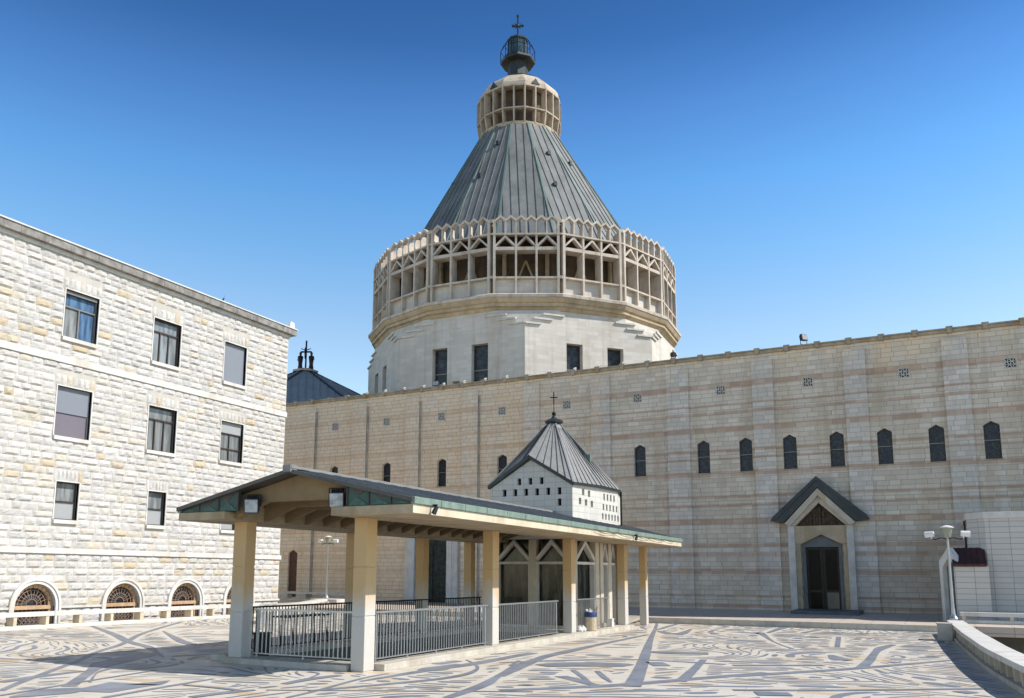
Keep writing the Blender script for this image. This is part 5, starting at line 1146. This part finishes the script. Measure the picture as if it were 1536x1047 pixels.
floodlight("floodlight", "square black floodlight under the canopy gable above the left front pillar", (-11.12, 11.80, 2.93), .27, .27, (.5, -1, -.2), group="floodlights under the canopy gable")
floodlight("floodlight", "square black floodlight under the canopy gable beside the right front pillar", (-9.16, 11.80, 2.97), .27, .27, (.45, -1, -.2), group="floodlights under the canopy gable")
# cables and little spotlights on the right eave
mb = MB()
for a, b, sag in ((20.5, 22.2, .07), (22.2, 24.0, .08), (24.0, 25.6, .07), (25.6, 27.2, .06), (27.2, 28.4, .04)):
    mb.tube([(eR(a + (b - a) * q / 10) + .065, a + (b - a) * q / 10, ZC + .005 - sag * 4 * (q / 10) * (1 - q / 10)) for q in range(11)], .008, 5)
tag(mb.build("cable", M['cable']), "thin black cable looping along the right eave of the canopy", "cable")
for k, (yy, lb) in enumerate(((12.35, "small dark spotlight clipped to the near end of the canopy's right eave"), (23.9, "small dark spotlight clipped to the canopy's right eave among looping cables"))):
    o = thing("spotlight", lb, "spotlight", (eR(yy) + .1, yy, ZC), "small spotlights on the canopy eave")
    mb = MB(); x_ = eR(yy); mb.tube([(x_ + .12, yy, ZC - .02), (x_ + .09, yy - .05, ZC - .13)], .035, 10, r1=.045); mb.build("housing", M['blackpl'], o)
    mb = MB(); mb.box(x_ + .04, x_ + .13, yy - .015, yy + .015, ZC - .01, ZC + .03); mb.build("bracket", M['iron'], o)

# ================================================================ LANTERN PAVILION through the canopy
lp = thing("pavilion", "small white block pavilion with steep seamed roof and tiny square windows rising through the canopy", "pavilion", (-10.9, 25, 0))
LP = [(-12.3, 23.7), (-9.53, 23.7), (-9.31, 25.4), (-9.21, 26.95), (-9.6, 28.3), (-12.0, 28.3), (-12.5, 26.6), (-12.5, 25.2)]
ZW = 4.47
def edge_fr(i):
    a, b = Vector((*LP[i], 0)), Vector((*LP[(i + 1) % len(LP)], 0)); t = (b - a); return Fr(a, t, (t.y, -t.x, 0)), t.length
def sq(x, z, w_=.135, h_=.215): return (x, x + w_, z, z + h_, 'rect')
mb = MB(); paneL = []
for i in range(8):
    fr, L = edge_fr(i); hs = []
    if i == 0:
        hs = [sq(.95 + .38 * k - .02, 4.46, .13, .21) for k in range(3)] + [sq(.42 + .372 * k, 4.12, .13, .22) for k in range(6)] + [sq(.42 + .372 * 5, 3.78, .13, .22)]
        hs = [h for h in hs]
    elif i == 1: hs = [sq(.60, 4.13, .15, .2), sq(.98, 4.11, .15, .2), sq(.40, 3.84, .15, .2), sq(.78, 3.82, .15, .2), sq(1.16, 3.80, .15, .2)]
    elif i == 2: hs = [sq(.35 + .27 * k, 4.08, .12, .22) for k in range(4)] + [sq(.28 + .27 * k, 3.76, .12, .2) for k in range(5)] + [sq(.22 + .25 * k, 3.46, .12, .2) for k in range(6)]
    ztop = ZW
    if i == 0:
        hs2 = hs[3:]; wall_holes(mb, fr, 0, L, 2.78, 4.43, hs2, .14); m_ = L / 2 - .0
        # gabled upper part with three windows
        top3 = hs[:3]; z5 = 4.70
        zg = lambda s: 4.43 + (5.23 - 4.43) * (1 - abs(s - m_) / m_)
        S = [0] + sorted(sum([[h[0], h[1]] for h in top3], [])) + [L]
        lo_ = (4.70 - 4.43) / .8 * m_
        S = sorted(set(S + [m_, lo_, L - lo_]))
        for a, b in zip(S, S[1:]):
            mid = (a + b) / 2
            if any(h[0] < mid < h[1] for h in top3):
                mb.face([fr.p(a, 4.43), fr.p(b, 4.43), fr.p(b, 4.46), fr.p(a, 4.46)]); mb.face([fr.p(a, 4.67), fr.p(b, 4.67), fr.p(b, zg(b)), fr.p(a, zg(a))])
            else: mb.face([fr.p(a, 4.43), fr.p(b, 4.43), fr.p(b, zg(b)), fr.p(a, zg(a))])
        for h in top3:
            a, b, c, e = h[:4]
            for p, q in (((a, c), (b, c)), ((b, c), (b, e)), ((b, e), (a, e)), ((a, e), (a, c))): mb.face([fr.p(*p), fr.p(*q), fr.p(*q, -.14), fr.p(*p, -.14)])
    else: wall_holes(mb, fr, 0, L, 2.78, ZW, hs, .14)
    paneL += [(fr, h) for h in hs]
mb.build("wall", M['lantern_tile'], lp, fix=False)
for fr, h in paneL: pane(fr, lp, h[0], h[1], h[2], h[3], M['glass_dark'], -.12, "window")
# roof: hipped facets up to a small crown
AX = Vector((-10.82, 25.35, 0)); APX = Vector((AX.x, AX.y, 6.72))
m0 = Vector(((LP[0][0] + LP[1][0]) / 2, LP[0][1] - .12, 5.36))
def ev(i, z=ZW + .04, o_=.09):
    p = Vector((*LP[i], 0)); d = (p - AX); d.z = 0; p = p + d.normalized() * o_; p.z = z; return p
rim = [ev(0, ZW + .0), m0, ev(1, ZW), ev(2), ev(3), ev(4), ev(5), ev(6), ev(7)]
topr = .17
mb = MB(); ms_ = MB(); mh = MB()
tops = []
for p in rim:
    d = p - AX; d.z = 0; d.normalize(); tops.append(AX + d * topr + Vector((0, 0, 6.66)))
n = len(rim)
for i in range(n):
    j = (i + 1) % n; a, b, c, e = rim[i], rim[j], tops[j], tops[i]
    mb.face([a, b, c, e]); 
    nn = (b - a).cross(e - a); nn = nn.normalized(); nn = nn if nn.z > 0 else -nn
    ax = ((c + e) / 2 - (a + b) / 2)
    if (b - a).length > .9:
        ns = max(3, int((b - a).length / .27)); 
        fall = ax if abs(a.z - b.z) < .3 else None
        for k in range(1, ns):
            f = k / ns; p = a.lerp(b, f)
            if fall is None:
                # seams rise towards the hip on sloping-eave facets
                hipb, hipt = (b, c) if b.z > a.z else (a, e); q = p + (hipt - hipb) * (.93 - .0) * min(1, (1 - abs(p.z - hipb.z) / .95) * .55 + .28)
                q = p.lerp(e.lerp(c, f), .92)
            else: q = p.lerp(e.lerp(c, f), .9)
            ms_.bar(p + nn * .02, q + nn * .02, .016, .03, nn)
    hd = Vector((a.x - AX.x, a.y - AX.y, 1.2)).normalized(); mh.bar(a + hd * .03, e + hd * .03, .05, .05, hd)
mb.build("roof", M['slate'], lp, fix=True); ms_.build("roof_seams", M['dark_metal'], lp); mh.build("roof_hips", M['slate'], lp)
mb = MB()
for i in range(n):
    j = (i + 1) % n; a, b = rim[i], rim[j]; e_ = Vector((0, 0, -.07)); o_ = ((a + b) / 2 - AX); o_.z = 0; o_.normalize()
    th = .10 if i < 2 else .06
    mb.hexa([a - o_ * .16 + Vector((0, 0, -th)), a + o_ * .02 + Vector((0, 0, -th)), b + o_ * .02 + Vector((0, 0, -th)), b - o_ * .16 + Vector((0, 0, -th)), a - o_ * .16 + Vector((0, 0, .0)), a + o_ * .025 + Vector((0, 0, .012)), b + o_ * .025 + Vector((0, 0, .012)), b - o_ * .16 + Vector((0, 0, .0))])
mb.build("roof_edge", M['dark_metal'], lp)
mb = MB(); mb.lathe((AX.x, AX.y, 0), [(.16, 6.58), (.30, 6.66), (.31, 6.72), (.10, 6.82), (.05, 6.9)], 12); mb.build("roof_crown", M['dark_metal'], lp)
mb = MB(); mb.lathe((AX.x, AX.y, 6.9), [(.02, 0), (.065, .03), (.075, .07), (.05, .12), (.02, .14)], 10)
mb.tube([(AX.x, AX.y, 7.0), (AX.x, AX.y, 7.70)], .012, 6); mb.bar(tuple(AX - nd * .12 + Vector((0, 0, 7.52))), tuple(AX + nd * .12 + Vector((0, 0, 7.52))), .035, .03, tuple(-vdir)); mb.bar((AX.x, AX.y, 7.3), (AX.x, AX.y, 7.70), .035, .03, tuple(-vdir))
mb.build("cross", M['iron'], lp)
mb = MB(); mb.box(-9.95, -9.78, 25.9, 26.05, 5.35, 5.62); mb.build("roof_hatch", M['hip'], lp)
mb = MB(); mb.tube([(-9.13, 27.02, 4.45), (-9.13, 27.02, 3.2)], .035, 8); mb.build("downpipe", M['iron'], lp)
# glazed lower storey with inverted V struts
def lower(i, piers, nm="glazed_bay"):
    fr, L = edge_fr(i); pw = .24
    for a, b in zip(piers, piers[1:]):
        x0_, x1_ = a + pw / 2, b - pw / 2
        mb = MB(); fr.box(mb, x0_, x1_, 2.02, 2.10, -.2, -.02); fr.box(mb, x0_, x1_, .12, .2, -.2, -.02); fr.box(mb, x0_, x0_ + .03, .19, 2.03, -.2, -.03); fr.box(mb, x1_ - .03, x1_, .19, 2.03, -.2, -.03); m_ = (x0_ + x1_) / 2
        for s_ in (-1, 1):
            e = m_ + s_ * (x1_ - x0_) / 2; t = .09
            mb.prism([fr.p(e, 2.10, -.03), fr.p(e, 2.24, -.03), fr.p(m_, 2.775, -.03), fr.p(m_, 2.62, -.03)], fr.N * -.16)
        by = mb.build(nm, M['white'], lp)
        mb = MB(); fr.box(mb, x0_, x1_, .2, 2.78, -.26, -.22); mb.build("pane", M['stained_brown'], by)
    mb = MB()
    for a in piers: fr.box(mb, a - pw / 2, a + pw / 2, .0, 2.778, -.25, 0)
    mb.build("pier", M['cream'], lp)
lower(0, [.12, 1.43, 2.66]); lower(1, [.15, 1.55]); lower(2, [.16, .82, 1.45]); lower(7, [.1, 1.4])
mb = MB(); mb.box(-12.35, -9.0 - .3, 23.72, 28.2, 2.78, 2.86); mb.build("ceiling", M['conc_warm'], lp)

# ================================================================ RAILINGS
def railing(label, p, q, top=1.0, bot=.20, sp=.098, feet=True, mat=None, foot_z=.11, group="steel railings round the stair pit"):
    p, q = Vector(p), Vector(q); d = q - p; L = d.length; d.normalize(); n_ = Vector((d.y, -d.x, 0)); mat = mat or M['steel']
    o = thing("railing", label, "railing", tuple((p + q) / 2), group)
    z = lambda v, h: Vector((v.x, v.y, h))
    mb = MB(); mb.bar(z(p, top), z(q, top), .05, .035, (0, 0, 1)); mb.bar(z(p, bot), z(q, bot), .035, .02, (0, 0, 1)); mb.build("rails", mat, o)
    k = int(L / sp); mb = MB()
    for i in range(1, k): v = p + d * (L * i / k); mb.bar(z(v, bot), z(v, top - .035), .016, .016, n_)
    mb.build("balusters", mat, o)
    m_ = max(2, round(L / 1.1)); 
    for i in range(m_ + 1):
        v = p + d * (.06 + (L - .12) * i / m_)
        mb = MB(); mb.bar(z(v, foot_z), z(v, top - .035 if i in (0, m_) else bot), .035, .035, n_); mb.build("post", mat, o)
    return o
railing("steel railing between the two front pillars of the canopy", (-11.66, 12.62, 0), (-9.26, 12.62, 0), 1.03)
railing("steel railing along the kerb between the front corner pillar and the second pillar", (-9.02, 12.85, 0), (-9.02, 17.22, 0), 1.03)
railing("steel railing between the second and third pillars along the kerb", (-9.02, 17.7, 0), (-9.02, 21.3, 0), 1.03)
railing("short steel railing behind the beige litter bin", (-9.02, 22.55, 0), (-9.02, 25.3, 0), 1.03)
railing("dark railing on the far side of the stair pit", (-12.42, 13.0, 0), (-12.42, 23.3, 0), 1.03, mat=M['iron'])

# ================================================================ BINS, TABLE
def bin_(label, c, r, h, body, top, z0=.12, liner=True):
    o = thing("litter_bin", label, "litter bin", c)
    mb = MB(); mb.lathe((c[0], c[1], c[2]), [(r * .92, 0), (r, .02), (r, h - .05), (r * .96, h - .04), (r * .9, h - .04)], 20); mb.build("body", body, o, smooth=False)
    mb = MB(); mb.lathe((c[0], c[1], c[2]), [(r * .99, h - .05), (r * 1.06, h - .04), (r * 1.04, h + .04), (r * .95, h + .09), (r * .7, h + .08)], 20); mb.build("lid", top, o)
    return o
bb = bin_("round beige litter bin with a blue lid beside the canopy railing", (-8.87, 23.35, .121), .175, .44, M['beige'], M['blue'])
mb = MB(); r2 = random.Random(3)
for k in range(9):
    a = r2.uniform(0, 6.28); x_, y_ = -8.87 + .08 * math.cos(a), 23.35 + .08 * math.sin(a); mb.tube([(x_, y_, .62), (x_ + r2.uniform(-.05, .05), y_ + r2.uniform(-.05, .05), .66 + .09 * r2.random())], .025, 6, r1=.015)
tag(mb.build("litter", M['lamp_white']), "white rubbish sticking out of the beige litter bin", "litter")
mb = MB(); mb.hexa([(-11.93, 12.92, .0), (-11.72, 12.92, .0), (-11.72, 13.12, .0), (-11.93, 13.12, .0), (-11.95, 12.9, .52), (-11.70, 12.9, .52), (-11.70, 13.14, .52), (-11.95, 13.14, .52)])
mb.box(-11.97, -11.68, 12.88, 13.16, .52, .55); tag(mb.build("litter_bin", M['blackpl']), "dark square litter bin behind the left front pillar", "litter bin")
tb = thing("folding_table", "narrow dark folding table with trestle legs behind the left railing", "table", (-12.95, 15.5, 0))
mb = MB(); mb.box(-13.15, -12.72, 14.75, 16.35, .73, .76); mb.build("tabletop", M['blackpl'], tb)
for yy in (14.95, 16.15):
    for s_ in (-1, 1):
        mb = MB(); mb.tube([(-12.93 + s_ * .16, yy, .73), (-12.93 + s_ * .2, yy + .12, .0)], .014, 6); mb.build("leg", M['iron'], tb)
# white bags and a block beside the short railing
for k, (x_, y_) in enumerate(((-9.0, 22.85), (-8.98, 23.05))):
    mb = MB(); mb.lathe((x_, y_, .12), [(.02, 0), (.09, .01), (.10, .06), (.06, .11), (.02, .15)], 9); 
    tag(mb.build("plastic_bag", M['lamp_white']), "crumpled white plastic bag by the foot of the short railing", "bag", "white bags by the railing")
mb = MB(); mb.box(-9.14, -8.98, 25.5, 25.68, .12, .33); mb.box(-9.15, -8.97, 25.49, 25.69, .33, .37)
tag(mb.build("stone_block", M['white']), "small pale block standing beside the last near pillar", "block")

# ================================================================ LEFT BENCHES AND LAMP
def lamp_post(label, c, h, group=None):
    x_, y_, z_ = c; o = thing("street_lamp", label, "street lamp", c, group)
    mb = MB(); mb.lathe(c, [(.12, 0), (.12, .06), (.085, .12), (.06, .2), (.055, .35)], 12); mb.build("base", M['steel'], o)
    mb = MB(); mb.tube([(x_, y_, z_ + .3), (x_, y_, z_ + h - .42)], .048, 12, r1=.03); mb.build("pole", M['steel'], o)
    mb = MB(); t = z_ + h - .46
    for s_ in (-1, 1): mb.tube([(x_, y_, t), (x_ + s_ * .16 * 1, y_, t + .05), (x_ + s_ * .33, y_, t), (x_ + s_ * .42, y_, t + .02)], .016, 6)
    mb.build("arm", M['iron'], o)
    mb = MB(); mb.lathe((x_, y_, z_ + h - .42), [(.05, 0), (.10, .04), (.15, .30), (.155, .31)], 12); mb.build("lamp_shade", M['lamp_glass'], o)
    mb = MB(); mb.lathe((x_, y_, z_ + h - .42), [(.19, .31), (.185, .33), (.10, .37), (.02, .39)], 14); mb.build("cap", M['lamp_white'], o)
    for s_ in (-1, 1):
        mb = MB(); mb.tube([(x_ + s_ * .36, y_ - .02, t + .17), (x_ + s_ * .60, y_ + .03, t + .15)], .085, 12, r1=.095); mb.tube([(x_ + s_ * .42, y_, t + .02), (x_ + s_ * .44, y_, t + .12)], .02, 6); mb.build("spot_head", M['lamp_white'], o)
    return o
lamp_post("tall grey lamp post seen beyond the canopy, on a pedestal near the left building", (-27.3, 34.6, .45), 3.2)
lamp_post("grey lamp post with white spot heads at the end of the right curved wall", (.38, 29.45, .42), 2.88)
balustrade("balustrade", "short white stone balustrade at the far end beneath the left building's corner", Fr((-30.6, 37.6, 0), (1, 0, 0), (0, -1, 0)), -3.4, 2.5, [-3.2, -1.9, -.6, .7, 2.35], .50, z0=.2)
# sloping low coping wall leading back to the lamp
mb = MB(); a, b = Vector((-20.3, 22.2, 0)), Vector((-26.2, 33.0, 0)); d = (b - a).normalized(); n_ = Vector((-d.y, d.x, 0))
lw = thing("low_wall", "low pale coping wall running back towards the left lamp post", "wall", tuple((a + b) / 2))
mb = MB(); mb.hexa([a - n_ * .2 + Vector((0, 0, .38)), a + n_ * .2 + Vector((0, 0, .38)), b + n_ * .2 + Vector((0, 0, .38)), b - n_ * .2 + Vector((0, 0, .38)), a - n_ * .2 + Vector((0, 0, .5)), a + n_ * .2 + Vector((0, 0, .5)), b + n_ * .2 + Vector((0, 0, .5)), b - n_ * .2 + Vector((0, 0, .5))]); mb.build("coping", M['white'], lw)
L = (b - a).length; k = 0
while k * 1.2 < L:
    p = a + d * (k * 1.2 + .1); mb = MB(); mb.bar(p + Vector((0, 0, 0)), p + Vector((0, 0, .38)), .12, .3, n_); mb.build("post", M['white'], lw); k += 1
mb = MB(); mb.box(-27.75, -26.1, 33.9, 35.0, 0.19, .45); mb.box(-27.8, -26.05, 33.85, 35.05, .45, .449) if 0 else None
tag(mb.build("pedestal", M['white']), "pale stone pedestal under the left lamp post", "pedestal")

# ================================================================ RIGHT SIDE
cwl = thing("curved_wall", "low curved stone wall with a broad pale coping at the right edge of the plaza", "wall", (1, 20, 0))
ysw = [0, 2, 4, 6, 8, 9.5, 11, 12, 13, 14, 15, 16, 17, 18, 19, 20, 21, 22, 23, 24, 25, 26, 27, 28, 29.3]
mb = MB(); mb_p = MB(); mb_b = MB()
for a, b in zip(ysw, ysw[1:]):
    xa, xb = right_wall_x(a), right_wall_x(b); wd = .40
    mb.hexa([(xa - .03, a, .33), (xa + wd, a, .33), (xb + wd, b, .33), (xb - .03, b, .33), (xa - .03, a, .43), (xa + wd, a, .43), (xb + wd, b, .43), (xb - .03, b, .43)])
    mb_p.hexa([(xa - .02, a, 0), (xa + wd, a, 0), (xb + wd, b, 0), (xb - .02, b, 0), (xa - .02, a, .09), (xa + wd, a, .09), (xb + wd, b, .09), (xb - .02, b, .09)])
    mb_b.hexa([(xa + .10, a, .09), (xa + wd - .05, a, .09), (xb + wd - .05, b, .09), (xb + .10, b, .09), (xa + .10, a, .33), (xa + wd - .05, a, .33), (xb + wd - .05, b, .33), (xb + .10, b, .33)])
mb.build("coping", M['white'], cwl); mb_p.build("plinth", M['kerb'], cwl); mb_b.build("panel", M['conc_warm'], cwl)
y = 1.0
while y < 29.2:
    x_ = right_wall_x(y); mb = MB(); mb.box(x_ + .03, x_ + .12, y, y + .14, .09, .33); mb.build("post", M['kerb'], cwl); y += .62
mb = MB()
for a, b in zip(ysw, ysw[1:]):
    xa, xb = right_wall_x(a) + .38, right_wall_x(b) + .38; mb.face([(xa, a, -2.2), (xb, b, -2.2), (xb, b, 0), (xa, a, 0)])
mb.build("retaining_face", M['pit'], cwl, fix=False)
mb = MB(); mb.box(-.07, .29, 26.45, 26.98, 0, .44); mb.box(-.09, .31, 26.43, 27.0, .44, .47); tag(mb.build("end_block", M['kerb']), "square stone block closing the kerb at the end of the curved wall", "block")
# far side: retaining wall and balustrade
mb = MB(); mb.box(.62, 14, 32.55, 32.95, -2.2, .19); 
tag(mb.build("retaining_wall", M['pit']), "dark stained retaining wall below the right balustrade", "wall")
balustrade("balustrade", "white stone balustrade in front of the small tiled building on the right", Fr((0, 32.5, 0), (1, 0, 0), (0, -1, 0)), .62, 9, [.72, 2.07, 3.4, 4.8, 6.2], .36, z0=.2, depth=.3)
wb = thing("annex", "small pale tiled annex with flat roof at the right", "building", (3, 36, 0))
def quadwall(mb, pts, z0, z1):
    for (a, b) in zip(pts, pts[1:]): mb.face([(*a, z0), (*b, z0), (*b, z1), (*a, z1)])
mb = MB(); pl = [(1.08, 39.48), (1.08, 34.6), (1.6, 34.0), (12, 34.0), (12, 39.48)]; quadwall(mb, pl, .1, 3.72); mb.build("wall", M['tile'], wb, fix=False)
mb = MB(); pl2 = [(1.03, 39.4), (1.03, 34.57), (1.57, 33.95), (12, 33.95), (12, 39.4)]; mb.prism([(x_, y_, 3.72) for x_, y_ in pl2], (0, 0, .22)); mb.build("coping", M['white'], wb)
mb = MB(); mb.tube([(1.02, 34.95, 3.7), (1.02, 34.95, 2.5)], .035, 8); mb.build("downpipe", M['maroon'], wb)
# porch: stone portal facing left with a small maroon roof
po = thing("porch", "little porch with pointed stone opening and maroon metal roof beside the annex", "porch", (.9, 34, 0))
mb = MB(); mb.box(.55, 1.585, 33.42, 33.6, .15, 2.1); mb.build("wall", M['tile'], po)
mb = MB(); Fp = Fr((.40, 33.72, 0), (.62, -.48, 0), (-.48, -.62, 0))
Fp.poly(mb, [(-.36, .15), (-.24, .15), (-.24, 2.05), (0, 2.36), (0, 2.72), (-.36, 2.25)], -.28, 0); Fp.poly(mb, [(.24, .15), (.36, .15), (.36, 2.25), (0, 2.72), (0, 2.36), (.24, 2.05)], -.28, 0)
mb.build("portal", M['white'], po)
mb = MB(); mb.hexa([(.52, 33.34, 2.06), (1.54, 33.34, 2.06), (1.54, 34.2, 2.66), (.52, 34.2, 2.66), (.52, 33.34, 2.11), (1.54, 33.34, 2.11), (1.54, 34.2, 2.72), (.52, 34.2, 2.72)])
for k in range(6): x_ = .56 + k * .19; mb.bar((x_, 33.34, 2.135), (x_, 34.2, 2.745), .02, .03, (0, -.6, .8))
mb.build("roof", M['maroon'], po)
mb = MB(); mb.box(.35, 1.07, 34.05, 34.9, .15, 2.3); mb.build("inner_wall", M['bumpy_grey'], po)
# floodlights on the church coping and drum ledge
floodlight("floodlight", "black floodlight on the church parapet above the right portal", (-4.55, 39.6, 12.42), .34, .28, (1, -.8, .25), stem=(0, 0, -.3), group="floodlights on the church parapet")
floodlight("floodlight", "dark floodlight on the church parapet at the foot of the tower's right side", (-10.55, 39.7, 12.33), .26, .2, (.6, 1, .3), stem=(0, 0, -.22), group="floodlights on the church parapet")
floodlight("floodlight", "pale floodlight on the church parapet below the tower's left windows", (-24.2, 39.8, 12.33), .36, .28, (.1, -1, .2), stem=(0, 0, -.22), group="floodlights on the church parapet")
for k in range(14):
    x_ = -29.2 + k * 1.3 + .5
    mb = MB(); mb.tube([(x_, 39.55, 12.04), (x_, 39.55, 12.12)], .02, 6); mb.tube([(x_ - .05, 39.52, 12.16), (x_ + .06, 39.6, 12.2)], .05, 8, r1=.06)
    tag(mb.build("roof_spotlight", M['lamp_white']), "one of the tiny pale spotlights lined along the church parapet left of the tower", "spotlight", "tiny spotlights along the church parapet")
for o in list(D.objects):
    if '_o' in o: del o['_o']
    if o.type == 'MESH' and (o.name.split('.')[0] in ('column', 'edge_beam', 'portal', 'coping', 'top_rail', 'plinth', 'post', 'pier', 'kerb', 'canopy_kerb', 'end_block', 'pedestal', 'gable_beam', 'copper_edge', 'string_course', 'merlon', 'door_step')):
        b_ = o.modifiers.new('bevel', 'BEVEL'); b_.width = .009; b_.segments = 2; b_.limit_method = 'ANGLE'
